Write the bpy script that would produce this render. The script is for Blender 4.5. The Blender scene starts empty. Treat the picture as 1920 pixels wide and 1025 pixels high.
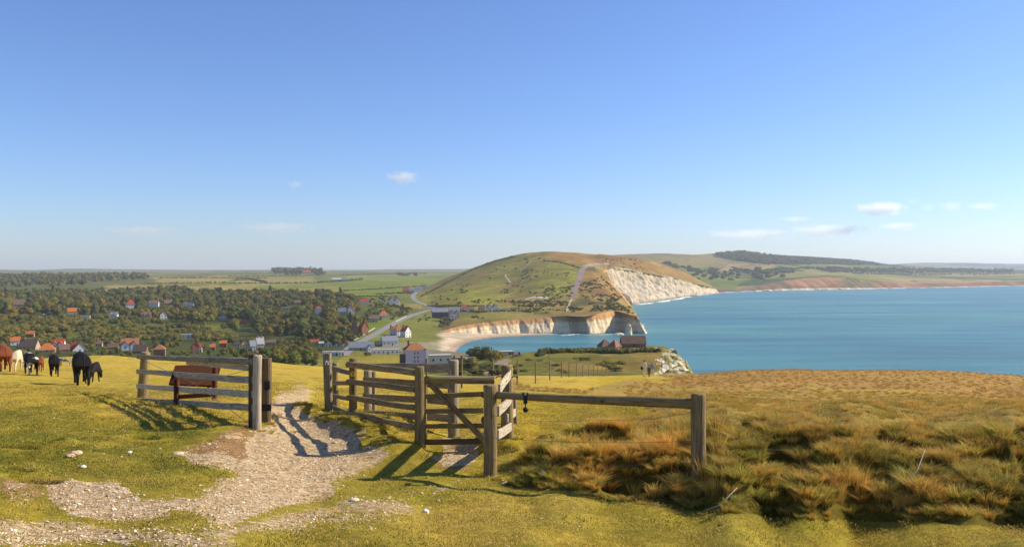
import bpy, math, random
import numpy as np
from mathutils import Vector, Matrix, Quaternion
from mathutils.bvhtree import BVHTree

# ---------------------------------------------------------------- camera, sky, sun, exposure
SC = bpy.context.scene
COL = SC.collection
F, CX, HY, H = 1600.0, 960.0, 500.0, 75.0        # focal length in photo pixels, principal column, horizon row, eye height above the sea
SUN_AZ, SUN_EL = 73.0, 34.0
cam_d = bpy.data.cameras.new('camera'); cam = bpy.data.objects.new('camera', cam_d); COL.objects.link(cam)
cam.location = (0, 0, H); cam.rotation_euler = (math.radians(90), 0, 0)
cam_d.sensor_width = 36.0; cam_d.lens = 36.0 * F / 1920.0
cam_d.shift_y = -(512.5 - HY) / 1920.0
cam_d.clip_start = 0.1; cam_d.clip_end = 80000
SC.camera = cam
SC.render.resolution_x, SC.render.resolution_y = 1024, 546
W = bpy.data.worlds.new('World'); SC.world = W; W.use_nodes = True
wn = W.node_tree; bg = wn.nodes['Background']
sky = wn.nodes.new('ShaderNodeTexSky'); sky.sky_type = 'NISHITA'; sky.sun_disc = False
sky.sun_elevation = math.radians(SUN_EL); sky.sun_rotation = math.radians(SUN_AZ)
sky.altitude = 80; sky.air_density = 1.0; sky.dust_density = 0.35; sky.ozone_density = 4.0
tint = wn.nodes.new('ShaderNodeMix'); tint.data_type = 'RGBA'; tint.blend_type = 'MULTIPLY'; tint.inputs[0].default_value = 1.0   # the camera's cool rendering of a clear sky
wn.links.new(sky.outputs[0], tint.inputs[6]); tint.inputs[7].default_value = (0.93, 1.03, 1.33, 1)
wn.links.new(tint.outputs[2], bg.inputs[0]); bg.inputs[1].default_value = 0.089
sd = bpy.data.lights.new('sun', 'SUN'); sd.energy = 5.0; sd.angle = math.radians(0.53); sd.color = (1.0, 0.88, 0.70)
sun = bpy.data.objects.new('sun', sd); COL.objects.link(sun)
_a, _e = math.radians(SUN_AZ), math.radians(SUN_EL)
SUNV = Vector((math.sin(_a) * math.cos(_e), math.cos(_a) * math.cos(_e), math.sin(_e)))
sun.rotation_euler = SUNV.to_track_quat('Z', 'Y').to_euler(); sun.location = (0, 0, 300)
SC.view_settings.view_transform = 'Standard'; SC.view_settings.look = 'None'
SC.view_settings.exposure = 0.47; SC.view_settings.gamma = 1.0; SC.view_settings.use_curve_mapping = False
SC.cycles.max_bounces = 6; SC.cycles.diffuse_bounces = 3; SC.cycles.glossy_bounces = 2; SC.cycles.transparent_max_bounces = 8
SC.cycles.volume_bounces = 6

# ---------------------------------------------------------------- helpers
rng = np.random.default_rng(7); random.seed(7)
def P(px, py, Y): return Vector(((px - CX) / F * Y, Y, H - (py - HY) / F * Y))

def hash2(i, j, s=0):
    n = (i * 374761393 + j * 668265263 + s * 1442695041) & 0xffffffff
    n = ((n ^ (n >> 13)) * 1274126177) & 0xffffffff
    n = n ^ (n >> 16)
    return (n & 0xffff) / 65535.0
def vnoise(x, y, s=0):
    x = np.asarray(x, float); y = np.asarray(y, float)
    xi = np.floor(x).astype(np.int64); yi = np.floor(y).astype(np.int64)
    fx = x - xi; fy = y - yi; fx = fx * fx * (3 - 2 * fx); fy = fy * fy * (3 - 2 * fy)
    a = hash2(xi, yi, s); b = hash2(xi + 1, yi, s); c = hash2(xi, yi + 1, s); d = hash2(xi + 1, yi + 1, s)
    return (a + (b - a) * fx) + ((c + (d - c) * fx) - (a + (b - a) * fx)) * fy
def fbm(x, y, s=0, o=4):
    t = 0; a = 1; w = 0; x = np.asarray(x, float); y = np.asarray(y, float)
    for k in range(o):
        t = t + a * vnoise(x * 2 ** k + 17.3 * k, y * 2 ** k - 9.1 * k, s + k); w += a; a *= 0.5
    return t / w            # 0..1
def sstep(a, b, x): t = np.clip((x - a) / (b - a), 0, 1); return t * t * (3 - 2 * t)
def inpoly(x, y, poly):
    x = np.asarray(x, float); y = np.asarray(y, float); r = np.zeros(x.shape, bool); n = len(poly)
    for i in range(n):
        x0, y0 = poly[i]; x1, y1 = poly[(i + 1) % n]
        if y0 == y1: continue
        c = ((y0 > y) != (y1 > y)) & (x < (x1 - x0) * (y - y0) / (y1 - y0) + x0)
        r ^= c
    return r
def polydist(x, y, poly, closed=True):
    d = np.full(np.shape(x), 1e18); n = len(poly)
    for i in range(n if closed else n - 1):
        x0, y0 = poly[i]; x1, y1 = poly[(i + 1) % n]
        dx, dy = x1 - x0, y1 - y0; L = dx * dx + dy * dy + 1e-12
        t = np.clip(((x - x0) * dx + (y - y0) * dy) / L, 0, 1)
        d = np.minimum(d, (x - x0 - t * dx) ** 2 + (y - y0 - t * dy) ** 2)
    return np.sqrt(d)
def tps(pts, vals, smooth=0.0):
    p = np.array(pts, float); v = np.array(vals, float); n = len(p)
    def U(r2): return 0.5 * r2 * np.log(r2 + 1e-12)
    K = U(((p[:, None] - p[None]) ** 2).sum(-1)) + np.eye(n) * smooth
    Pm = np.hstack([np.ones((n, 1)), p]); A = np.zeros((n + 3, n + 3))
    A[:n, :n] = K; A[:n, n:] = Pm; A[n:, :n] = Pm.T
    w = np.linalg.solve(A, np.concatenate([v, np.zeros(3)]))
    def f(x, y):
        x = np.asarray(x, float); y = np.asarray(y, float); sh = x.shape; q = np.stack([x.ravel(), y.ravel()], 1)
        out = np.empty(len(q))
        for i in range(0, len(q), 40000):
            c = q[i:i + 40000]
            out[i:i + 40000] = U(((c[:, None] - p[None]) ** 2).sum(-1)) @ w[:n] + w[n] + c @ w[n + 1:]
        return out.reshape(sh)
    return f

def tag(o, label=None, cat=None, group=None, kind=None):
    if label: o['label'] = label
    if cat: o['category'] = cat
    if group: o['group'] = group
    if kind: o['kind'] = kind
    return o
def empty(name, loc=(0, 0, 0), rz=0.0):
    o = bpy.data.objects.new(name, None); COL.objects.link(o); o.location = loc; o.rotation_euler = (0, 0, rz); o.empty_display_size = 0.1
    return o
def link(name, me, parent=None, mat=None):
    o = bpy.data.objects.new(name, me); COL.objects.link(o)
    if parent is not None: o.parent = parent
    if mat is not None and not me.materials: me.materials.append(mat)
    return o
def npmesh(name, V, Q, smooth=True, cols=None, attrs=None, T=None):
    """V n x 3, Q m x 4 quads and/or T triangles"""
    V = np.asarray(V, np.float32); me = bpy.data.meshes.new(name)
    nq = 0 if Q is None else len(Q); nt = 0 if T is None else len(T)
    me.vertices.add(len(V)); me.vertices.foreach_set('co', V.ravel())
    idx = []; starts = []; 
    if nq: idx.append(np.asarray(Q, np.int32).ravel()); starts.append(np.arange(nq) * 4)
    if nt: idx.append(np.asarray(T, np.int32).ravel()); starts.append(nq * 4 + np.arange(nt) * 3)
    idx = np.concatenate(idx); starts = np.concatenate(starts).astype(np.int32)
    me.loops.add(len(idx)); me.loops.foreach_set('vertex_index', idx)
    me.polygons.add(nq + nt); me.polygons.foreach_set('loop_start', starts)
    me.update(calc_edges=True)
    me.polygons.foreach_set('use_smooth', np.full(nq + nt, smooth))
    if cols is not None:
        ca = me.color_attributes.new('Col', 'FLOAT_COLOR', 'POINT')
        c4 = np.ones((len(V), 4), np.float32); c4[:, :3] = cols; ca.data.foreach_set('color', c4.ravel())
    for k, v in (attrs or {}).items():
        a = me.attributes.new(k, 'FLOAT', 'POINT'); a.data.foreach_set('value', np.asarray(v, np.float32).ravel())
    me.update(); return me
def gridquads(nr, nc):
    i = np.arange(nr * nc).reshape(nr, nc)
    return np.stack([i[:-1, :-1], i[:-1, 1:], i[1:, 1:], i[1:, :-1]], -1).reshape(-1, 4)

class MB:
    """collects simple solids; build() links them as one mesh object"""
    def __init__(s): s.v = []; s.f = []; s.m = []
    def add(s, v, f, mi=0):
        o = len(s.v); s.v += [tuple(p) for p in v]; s.f += [tuple(i + o for i in q) for q in f]; s.m += [mi] * len(f); return s
    def box(s, x0, x1, y0, y1, z0, z1, mi=0):
        v = [(x0, y0, z0), (x1, y0, z0), (x1, y1, z0), (x0, y1, z0), (x0, y0, z1), (x1, y0, z1), (x1, y1, z1), (x0, y1, z1)]
        return s.add(v, [(0, 3, 2, 1), (4, 5, 6, 7), (0, 1, 5, 4), (1, 2, 6, 5), (2, 3, 7, 6), (3, 0, 4, 7)], mi)
    def prism(s, poly, y0, y1, mi=0):      # poly in xz, extruded along y
        n = len(poly); v = [(x, y0, z) for x, z in poly] + [(x, y1, z) for x, z in poly]
        f = [tuple(range(n)), tuple(range(2 * n - 1, n - 1, -1))] + [(i, i + n, (i + 1) % n + n, (i + 1) % n) for i in range(n)]
        return s.add(v, f, mi)
    def tube(s, pts, r, n=8, mi=0, rr=None):
        pts = [Vector(p) for p in pts]; v = []; f = []
        for k, p in enumerate(pts):
            d = (pts[min(k + 1, len(pts) - 1)] - pts[max(k - 1, 0)]).normalized()
            a = d.cross(Vector((0, 0, 1))); a = a.normalized() if a.length > 1e-3 else Vector((1, 0, 0)); b = d.cross(a)
            rk = rr[k] if rr else r
            for j in range(n):
                t = 2 * math.pi * j / n; v.append(p + a * math.cos(t) * rk + b * math.sin(t) * rk)
        for k in range(len(pts) - 1):
            for j in range(n):
                f.append((k * n + j, k * n + (j + 1) % n, (k + 1) * n + (j + 1) % n, (k + 1) * n + j))
        f.append(tuple(range(n))[::-1]); f.append(tuple(range((len(pts) - 1) * n, len(pts) * n)))
        return s.add(v, f, mi)
    def mesh(s, name, mats, smooth=False):
        me = bpy.data.meshes.new(name); me.from_pydata(s.v, [], s.f)
        for m in (mats if isinstance(mats, (list, tuple)) else [mats]): me.materials.append(m)
        me.polygons.foreach_set('material_index', s.m)
        me.polygons.foreach_set('use_smooth', [smooth] * len(s.f)); me.update(); return me
    def build(s, name, mats, parent=None, smooth=False): return link(name, s.mesh(name, mats, smooth), parent)

# ---------------------------------------------------------------- materials
def newmat(name):
    m = bpy.data.materials.new(name); m.use_nodes = True; nt = m.node_tree; b = nt.nodes['Principled BSDF']
    b.inputs['Specular IOR Level'].default_value = 0.2; b.inputs['Roughness'].default_value = 0.9
    return m, nt, b
def N(nt, t, **kw):
    n = nt.nodes.new(t)
    for k, v in kw.items():
        if k.startswith('i_'): n.inputs[k[2:].replace('_', ' ')].default_value = v
        else: setattr(n, k, v)
    return n
def mixrgb(nt, a, b, fac, mode='MIX'):
    n = nt.nodes.new('ShaderNodeMix'); n.data_type = 'RGBA'; n.blend_type = mode
    for s, v in ((n.inputs[0], fac), (n.inputs[6], a), (n.inputs[7], b)):
        if isinstance(v, bpy.types.NodeSocket): nt.links.new(v, s)
        elif isinstance(v, (tuple, list)): s.default_value = (*v, 1)
        else: s.default_value = v
    return n.outputs[2]
def ramp(nt, src, stops):
    n = nt.nodes.new('ShaderNodeValToRGB'); e = n.color_ramp.elements
    while len(e) < len(stops): e.new(0.5)
    for k, (p, c) in enumerate(stops): e[k].position = p; e[k].color = (*(c if isinstance(c, (tuple, list)) else (c, c, c)), 1)
    nt.links.new(src, n.inputs[0]); return n.outputs[0]
def noise(nt, vec, scale, detail=4, rough=0.6, dist=0.0):
    n = nt.nodes.new('ShaderNodeTexNoise'); n.inputs['Scale'].default_value = scale; n.inputs['Detail'].default_value = detail
    n.inputs['Roughness'].default_value = rough; n.inputs['Distortion'].default_value = dist
    if vec is not None: nt.links.new(vec, n.inputs['Vector'])
    return n.outputs['Fac']
def mapping(nt, vec, scale=(1, 1, 1), rot=(0, 0, 0)):
    n = nt.nodes.new('ShaderNodeMapping'); n.inputs['Scale'].default_value = scale; n.inputs['Rotation'].default_value = rot
    nt.links.new(vec, n.inputs[0]); return n.outputs[0]
def bump(nt, b, h, strength, dist):
    n = nt.nodes.new('ShaderNodeBump'); n.inputs['Strength'].default_value = strength; n.inputs['Distance'].default_value = dist
    nt.links.new(h, n.inputs['Height']); nt.links.new(n.outputs[0], b.inputs['Normal']); return n
def simple(name, col, var=0.25, scale=3.0, rough=0.85, bmp=0.0, coord='Object', spec=0.2, rnd=0.0):
    m, nt, b = newmat(name); tc = N(nt, 'ShaderNodeTexCoord').outputs[coord]
    n1 = noise(nt, tc, scale, 5)
    lo = tuple(c * (1 - var) for c in col); hi = tuple(min(1, c * (1 + var)) for c in col)
    c = ramp(nt, n1, [(0.3, lo), (0.7, hi)])
    if rnd:
        oi = N(nt, 'ShaderNodeObjectInfo').outputs['Random']
        c = mixrgb(nt, c, ramp(nt, oi, [(0, 1 - rnd), (1, 1 + rnd)]), 1.0, 'MULTIPLY')
    nt.links.new(c, b.inputs['Base Color']); b.inputs['Roughness'].default_value = rough; b.inputs['Specular IOR Level'].default_value = spec
    if bmp: bump(nt, b, n1, 0.6, bmp)
    return m
def terrain_mat(name, sc1, sc2, sc3, amp=0.35, bdist=1.0, bs=0.7):
    """vertex colour x several scales of mottling"""
    m, nt, b = newmat(name); tc = N(nt, 'ShaderNodeTexCoord').outputs['Object']
    vc = N(nt, 'ShaderNodeVertexColor', layer_name='Col').outputs[0]
    n1 = noise(nt, tc, sc1, 6, 0.65); n2 = noise(nt, tc, sc2, 5, 0.7); n3 = noise(nt, tc, sc3, 3, 0.7)
    c = mixrgb(nt, vc, ramp(nt, n1, [(0.3, 1 - amp), (0.7, 1 + amp)]), 1.0, 'MULTIPLY')
    c = mixrgb(nt, c, ramp(nt, n2, [(0.3, (1 - amp * .8, 1 - amp * .6, 1 - amp)), (0.7, (1 + amp * .9, 1 + amp * .6, 1 + amp * .5))]), 1.0, 'MULTIPLY')
    c = mixrgb(nt, c, ramp(nt, n3, [(0.3, 1 - amp * 0.8), (0.7, 1 + amp * 0.8)]), 1.0, 'MULTIPLY')
    nt.links.new(c, b.inputs['Base Color']); b.inputs['Specular IOR Level'].default_value = 0.05; b.inputs['Roughness'].default_value = 1.0
    bump(nt, b, n3, bs, bdist); return m

# ---------------------------------------------------------------- instancing of stuff (grass, pebbles, the far wood)
SRC = {}
def protos(key, meshes):
    c = bpy.data.collections.new('source_' + key)
    for k, me in enumerate(meshes):
        o = bpy.data.objects.new('%s_%02d' % (key, k), me); c.objects.link(o)
    SRC[key] = c
def scatter(name, key, pts, rz, scl, idx, label, cat, tilt=None, group=None):
    pts = np.asarray(pts, np.float32); n = len(pts)
    me = bpy.data.meshes.new(name); me.vertices.add(n); me.vertices.foreach_set('co', pts.ravel())
    rot = np.zeros((n, 3), np.float32); rot[:, 2] = rz
    if tilt is not None: rot[:, :2] = tilt
    a = me.attributes.new('rot', 'FLOAT_VECTOR', 'POINT'); a.data.foreach_set('vector', rot.ravel())
    a = me.attributes.new('scl', 'FLOAT', 'POINT'); a.data.foreach_set('value', np.asarray(scl, np.float32))
    a = me.attributes.new('idx', 'INT', 'POINT'); a.data.foreach_set('value', np.asarray(idx, np.int32))
    o = link(name, me)
    g = bpy.data.node_groups.new(name + '_nodes', 'GeometryNodeTree')
    g.interface.new_socket('Geometry', in_out='INPUT', socket_type='NodeSocketGeometry'); g.interface.new_socket('Geometry', in_out='OUTPUT', socket_type='NodeSocketGeometry')
    gi = g.nodes.new('NodeGroupInput'); go = g.nodes.new('NodeGroupOutput')
    ip = g.nodes.new('GeometryNodeInstanceOnPoints'); ci = g.nodes.new('GeometryNodeCollectionInfo')
    ci.inputs['Collection'].default_value = SRC[key]; ci.inputs['Separate Children'].default_value = True; ci.inputs['Reset Children'].default_value = True
    def na(nm, t):
        q = g.nodes.new('GeometryNodeInputNamedAttribute'); q.data_type = t; q.inputs['Name'].default_value = nm; return q.outputs['Attribute']
    g.links.new(gi.outputs[0], ip.inputs['Points']); g.links.new(ci.outputs[0], ip.inputs['Instance'])
    ip.inputs['Pick Instance'].default_value = True
    g.links.new(na('idx', 'INT'), ip.inputs['Instance Index']); g.links.new(na('rot', 'FLOAT_VECTOR'), ip.inputs['Rotation']); g.links.new(na('scl', 'FLOAT'), ip.inputs['Scale'])
    g.links.new(ip.outputs[0], go.inputs[0])
    md = o.modifiers.new('scatter', 'NODES'); md.node_group = g
    tag(o, label, cat, group, 'stuff'); return o

ICO_V = None
def ico(sub=1):
    t = (1 + 5 ** .5) / 2
    v = [(-1, t, 0), (1, t, 0), (-1, -t, 0), (1, -t, 0), (0, -1, t), (0, 1, t), (0, -1, -t), (0, 1, -t), (t, 0, -1), (t, 0, 1), (-t, 0, -1), (-t, 0, 1)]
    f = [(0, 11, 5), (0, 5, 1), (0, 1, 7), (0, 7, 10), (0, 10, 11), (1, 5, 9), (5, 11, 4), (11, 10, 2), (10, 7, 6), (7, 1, 8), (3, 9, 4), (3, 4, 2), (3, 2, 6), (3, 6, 8), (3, 8, 9), (4, 9, 5), (2, 4, 11), (6, 2, 10), (8, 6, 7), (9, 8, 1)]
    v = [np.array(p, float) / np.linalg.norm(p) for p in v]
    for _ in range(sub):
        mid = {}; nf = []
        def m(a, b):
            k = (min(a, b), max(a, b))
            if k not in mid: q = v[a] + v[b]; v.append(q / np.linalg.norm(q)); mid[k] = len(v) - 1
            return mid[k]
        for a, b, c in f:
            ab, bc, ca = m(a, b), m(b, c), m(c, a); nf += [(a, ab, ca), (b, bc, ab), (c, ca, bc), (ab, bc, ca)]
        f = nf
    return np.array(v), np.array(f)
ICO0 = ico(0); ICO1 = ico(1); ICO2 = ico(2)
# ================================================================ THE NEAR DOWN
# control points (px, py, Y) of the near ground, thin-plate interpolated in (px, ln Y)
NC = [(-200,1025,5.8),(0,1025,5.9),(400,1025,6.1),(700,1025,6.4),(1000,1025,6.6),(1400,1025,6.9),(1900,1025,7.0),(2200,1025,7),
 (0,700+780,3.0),(960,700+790,3.1),(1900,700+800,3.2),
 (-150,905,8.6),(200,905,8.8),(200,940,8.0),(60,960,7.4),(420,930,8.7),(600,950,9.3),(800,950,9.55),(1000,955,9.5),(1250,960,9.45),(1500,985,8.9),(1900,990,8.9),(2200,990,8.9),
 (200,820,12.3),(-100,820,12.3),(0,770,16),(150,748,19.5),(-200,748,19.5),(250,752,20.5),(265,752,22.6),(350,790,14.5),(420,792,13.9),(440,812,12.9),(350,850,11.2),(440,860,11.1),(480,808,13.7),(499,788,14.7),
 (560,850,12.5),(540,792,15.5),(640,880,11.6),(617,776,18.0),(663,777,17.0),(720,800,15.0),(788,835,13.0),(740,846,12.7),(700,900,11.0),
 (851,822,14.7),(950,820,14.2),(860,838,13.2),(920,890,11.4),(860,900,11.1),(1000,900,10.9),(1311,930,10.4),(1150,925,10.45),
 (1040,800,16.5),(1120,812,13.3),(1120,860,11.8),(1250,815,12.6),(1250,890,11.0),(1350,808,12.2),(1450,808,11.8),(1600,810,11.6),(1600,962,9.75),(1450,955,9.9),(1600,885,10.55),(1900,826,11.35),(1900,970,9.6),(2200,835,11.3),(1450,787,14),(1700,789,14),(2000,792,14.3),
 (1400,775,15.5),(1600,765,19),(1900,762,21),(1400,738,38),(1600,728,45),(1900,735,48),(2250,745,48),
 (560,735,24),(560,705,42),(440,705,40),(300,712,38),(100,719,34.5),(-200,719,34.5),(0,690,55),(200,688,58),(450,690,60),(640,705,50),(200,673,90),(-200,670,90),(0,671,90),(400,678,90),(520,684,90),
 (640,692,90),(760,700,80),(200,666,118),(-200,662,118),(450,672,118),(640,692,118),(800,712,110),
 (700,740,27),(690,773,22),(850,735,30),(870,722,40),(1000,735,32),(1100,742,30),(1200,752,26),(1000,712,62),(920,712,62),(1150,713,70),(1230,712,70),(1208,704,124),(1100,704,110),(950,708,95),(1000,712,124),
 (1300,702,95),(1400,697,100),(1550,695,100),(1700,696,98),(1800,700,92),(1920,709,84),(2100,725,78),(2300,735,74),
 (1300,704,124),(1500,706,124),(1800,716,115),
 (1060,715,160),(1200,716,160),(900,735,160),(700,720,160),(400,700,160),(0,695,160),(-200,695,160),(1400,760,160),(1900,780,150)]
_nt = tps([(a / 260.0, math.log(c)) for a, b, c in NC], [b for a, b, c in NC], 0.0008)
def near_py(px, Y): return _nt(px / 260.0, np.log(Y))
MOUND = [P(600, 0, 17.9), P(617, 0, 17.6), P(663, 0, 16.2), P(720, 0, 14.6), P(775, 0, 13.2)]
MOUND = [(p.x - 0.25, p.y - 0.35) for p in MOUND]
TUSS_PX = [(940,905),(985,850),(1010,812),(1100,800),(1200,795),(1300,800),(1400,795),(1600,800),(1800,805),(2300,810),(2300,1000),(1900,985),(1700,972),(1500,972),(1300,958),(1180,945),(1080,925),(980,915)]
HOLLOW = [P(826, 0, 13.9), P(860, 0, 13.0), P(905, 0, 13.4)]; HOLLOW = [(p.x, p.y) for p in HOLLOW]
BURROWS = [(262, 826, .16), (20, 846, .2), (20, 890, .13), (90, 833, .12), (60, 912, .16)]
def near_z(X, Y, relief=True):
    X = np.asarray(X, float); Y = np.asarray(Y, float)
    px = CX + X / Y * F; pxc = np.clip(px, -260, 2320)
    py = near_py(pxc, np.clip(Y, 2.9, 165))
    z = H - (py - HY) / F * np.clip(Y, 2.9, 1e9)
    z = np.where(Y < 2.9, H - 1.86 + 0.09 * (2.9 - Y) * .5, z)
    if relief:
        near = sstep(90, 20, Y)
        z = z + (fbm(X * .45, Y * .45, 3, 3) - .5) * .22 * near * sstep(3, 9, Y) * .6 + (fbm(X * 2.1, Y * 2.1, 5, 3) - .5) * .07 * near + (fbm(X * .08, Y * .08, 9, 3) - .5) * .5 * sstep(20, 70, Y)
        dm = polydist(X, Y, MOUND, False); z = z + .14 * np.exp(-(dm / .36) ** 2) * (.6 + .8 * fbm(X * 1.7, Y * 1.7, 21, 2))
        dh = polydist(X, Y, HOLLOW, False); z = z - .17 * sstep(.62, .38, dh)
        # the bank of rough grass
        tz = inpoly(px, py, TUSS_PX)
        d = np.where(tz, np.minimum(polydist(px, py, TUSS_PX), 30) / 30, 0)
        cl = fbm(X * 2.3 + .5 * Y, Y * 1.7, 31, 3); z = z + d * (sstep(.36, .60, cl) * .34 - .12 + (fbm(X * 5, Y * 5, 33, 2) - .5) * .10)
        # ragged lip of the eroded bank on the left
        for bx, by, r in BURROWS:
            q = near_hit(bx, by); dd = np.hypot((X - q[0]) / 1.8, Y - q[1]); z = z - .15 * sstep(r, r * .4, dd) + .05 * sstep(r * 2.3, r * 1.3, dd) * sstep(r * .7, r * 1.2, dd)
    return z
_hc = {}
def near_hit(px, py):
    """ground point seen at a photo pixel"""
    k = (px, py)
    if k in _hc: return _hc[k]
    Ys = np.exp(np.linspace(math.log(3.0), math.log(150), 1500)); pp = near_py(np.full_like(Ys, px), Ys)
    i = np.argmax(pp <= py); y = Ys[i]
    _hc[k] = ((px - CX) / F * y, y); return _hc[k]
def ng(px, py):
    x, y = near_hit(px, py); return Vector((x, y, float(near_z(np.array([x]), np.array([y]))[0])))

# ---- what grows or lies where: masks in ground coordinates, given as the outlines one sees from the gate
GRAVEL = [[(505,792),(512,776),(545,780),(575,790),(620,803),(672,822),(676,850),(640,880),(612,905),(590,935),(520,958),(455,985),(415,988),(370,955),(330,950),(300,968),(210,972),(120,970),(85,928),(200,912),(262,945),(330,940),(400,922),(452,897),(440,880),(368,872),(352,850),(430,812),(490,803)],
          [(812,846),(826,829),(905,829),(905,850),(870,868),(838,862)], [(530,735),(545,760),(560,780),(520,780),(500,768)]]
SPARSE = [[(-60,962),(120,968),(220,985),(420,985),(560,950),(640,925),(770,935),(800,958),(760,985),(560,1012),(380,1040),(-60,1040)],[(770,905),(850,880),(870,895),(810,935),(740,935)],[(560,865),(700,820),(760,850),(700,900),(620,925)],[(0,905),(130,900),(180,925),(60,945),(0,945)],[(560,700),(600,720),(600,780),(520,775),(505,740)]]
SOIL = [[(352,852),(395,822),(436,806),(455,785),(482,790),(500,806),(486,822),(470,850),(455,872),(420,880),(370,872)],[(0,912),(110,905),(135,920),(100,935),(0,935)],[(375,783),(400,785),(395,797),(370,795)],[(800,835),(815,840),(838,862),(870,868),(905,850),(900,862),(868,880),(832,870)]]
HEATH = [(1225,712),(1300,694),(1400,680),(1800,680),(2300,705),(2300,760),(1900,742),(1600,735),(1400,732),(1290,722)]
STRAW = [(960,712),(1000,725),(1100,728),(1180,708),(1235,712),(1290,720),(1400,728),(1900,740),(2300,750),(2300,830),(1350,815),(1200,805),(1130,800),(1220,770),(1180,745),(1110,745),(1040,735),(940,730)]
GREENPATH = [(960,790),(930,760),(960,742),(1100,738),(1125,722),(1120,706),(1215,703),(1205,712),(1150,730),(1200,750),(1230,768),(1120,800),(1010,812),(960,830)]
LUSH = [(-200,762),(60,752),(200,780),(330,778),(420,792),(370,840),(350,870),(440,885),(400,915),(280,930),(180,905),(0,900),(-200,900)]
def masks(X, Y):
    px = CX + X / Y * F; py = near_py(np.clip(px, -260, 2320), Y)
    w = 26 * sstep(700, 900, py) + 6
    qx = px + (fbm(X * 1.3, Y * 1.3, 41, 4) - .5) * 2.4 * w; qy = py + (fbm(X * 1.3, Y * 1.3, 47, 4) - .5) * 1.1 * w
    m = {}
    m['gravel'] = np.zeros(px.shape)
    for g in GRAVEL: m['gravel'] = np.maximum(m['gravel'], np.where(inpoly(qx, qy, g), 1, np.maximum(0, 1 - polydist(qx, qy, g) / 12) * .6))
    m['sparse'] = np.zeros(px.shape)
    for g in SPARSE: m['sparse'] = np.maximum(m['sparse'], np.where(inpoly(qx, qy, g), np.minimum(1, polydist(qx, qy, g) / 25), 0))
    m['soil'] = np.zeros(px.shape)
    for g in SOIL: m['soil'] = np.maximum(m['soil'], np.where(inpoly(qx, qy, g), np.minimum(1, .35 + polydist(qx, qy, g) / 14), 0) * (.45 + .9 * sstep(.35, .6, fbm(X * 2.2, Y * 2.2, 57, 4))))
    m['soil'] = np.clip(m['soil'], 0, 1)
    m['gravel'] = m['gravel'] * (1 - .75 * m['soil'])
    m['heath'] = inpoly(px, py + (fbm(X * .3, Y * .1, 51, 3) - .5) * 26, HEATH).astype(float)
    m['straw'] = inpoly(qx, qy, STRAW).astype(float)
    m['tuss'] = inpoly(qx, py, TUSS_PX).astype(float)
    m['path'] = inpoly(qx, qy, GREENPATH).astype(float)
    m['lush'] = inpoly(qx, qy, LUSH) * np.minimum(1, polydist(qx, qy, LUSH) / 25)
    return px, py, m
def lerp3(a, b, t): t = np.asarray(t)[..., None]; return a * (1 - t) + np.asarray(b) * t
def build_near():
    pxs = np.concatenate([np.linspace(-2600, -200, 60)[:-1], np.arange(-200, 2120, 3.2), np.linspace(2120, 4600, 60)])
    inv = 1 / np.concatenate([np.array([.6, 1.0, 1.6, 2.2, 2.8, 3.4, 4.0, 4.6]), 1 / np.linspace(1 / 5.0, 1 / 165.0, 430)])
    PX, IY = np.meshgrid(pxs, inv); Y = 1 / IY; X = (PX - CX) / F * Y
    Z = near_z(X, Y)
    # beyond the brow on the seaward side the down breaks off in a cliff
    edge = np.interp(PX, [1225, 1300, 1500, 1800, 2100, 4600], [170, 122, 118, 110, 100, 95])
    Z = Z - np.clip(Y - edge, 0, 100) * 1.6 * (PX > 1225)
    px, py, m = masks(X, Y)
    big = fbm(X * .23, Y * .23, 61, 4); mid = fbm(X * 1.1, Y * 1.1, 67, 4); band = fbm(X * .05, Y * .16, 71, 4)
    c = np.empty(X.shape + (3,)); c[:] = (.33, .26, .032); c = lerp3(c, (.46, .33, .034), sstep(10.5, 16, Y))
    c = lerp3(c, (.44, .315, .055), sstep(.45, .7, big)); c = lerp3(c, (.25, .225, .022), sstep(.5, .72, mid) * .7)
    far = sstep(28, 60, Y); c = lerp3(c, (.50, .34, .06), far * sstep(.35, .6, band) * .8)
    c = lerp3(c, (.17, .165, .018), m['lush'] * (.35 + .6 * sstep(.35, .65, mid)))
    c = lerp3(c, (.40, .29, .02), m['path'] * .8)
    c = lerp3(c, (.36, .24, .06), m['straw'] * .92); c = lerp3(c, (.25, .20, .04), m['straw'] * sstep(.50, .7, fbm(X * .5, Y * .4, 75, 4)) * .6)
    c = lerp3(c, (.34, .19, .05), m['heath'] * .9); c = lerp3(c, (.42, .28, .08), m['heath'] * .5 * sstep(.5, .65, fbm(X * .2, Y * .12, 77, 4)))
    c = lerp3(c, (.15, .12, .018), m['tuss'] * .9)
    c = lerp3(c, (.33, .19, .085), m['soil'] * .95)
    me = npmesh('near_ground', np.stack([X, Y, Z], -1).reshape(-1, 3), gridquads(*X.shape), True, c.reshape(-1, 3), {'gravel': m['gravel'], 'sparse': m['sparse'], 'soil': m['soil']})
    return me
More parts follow.
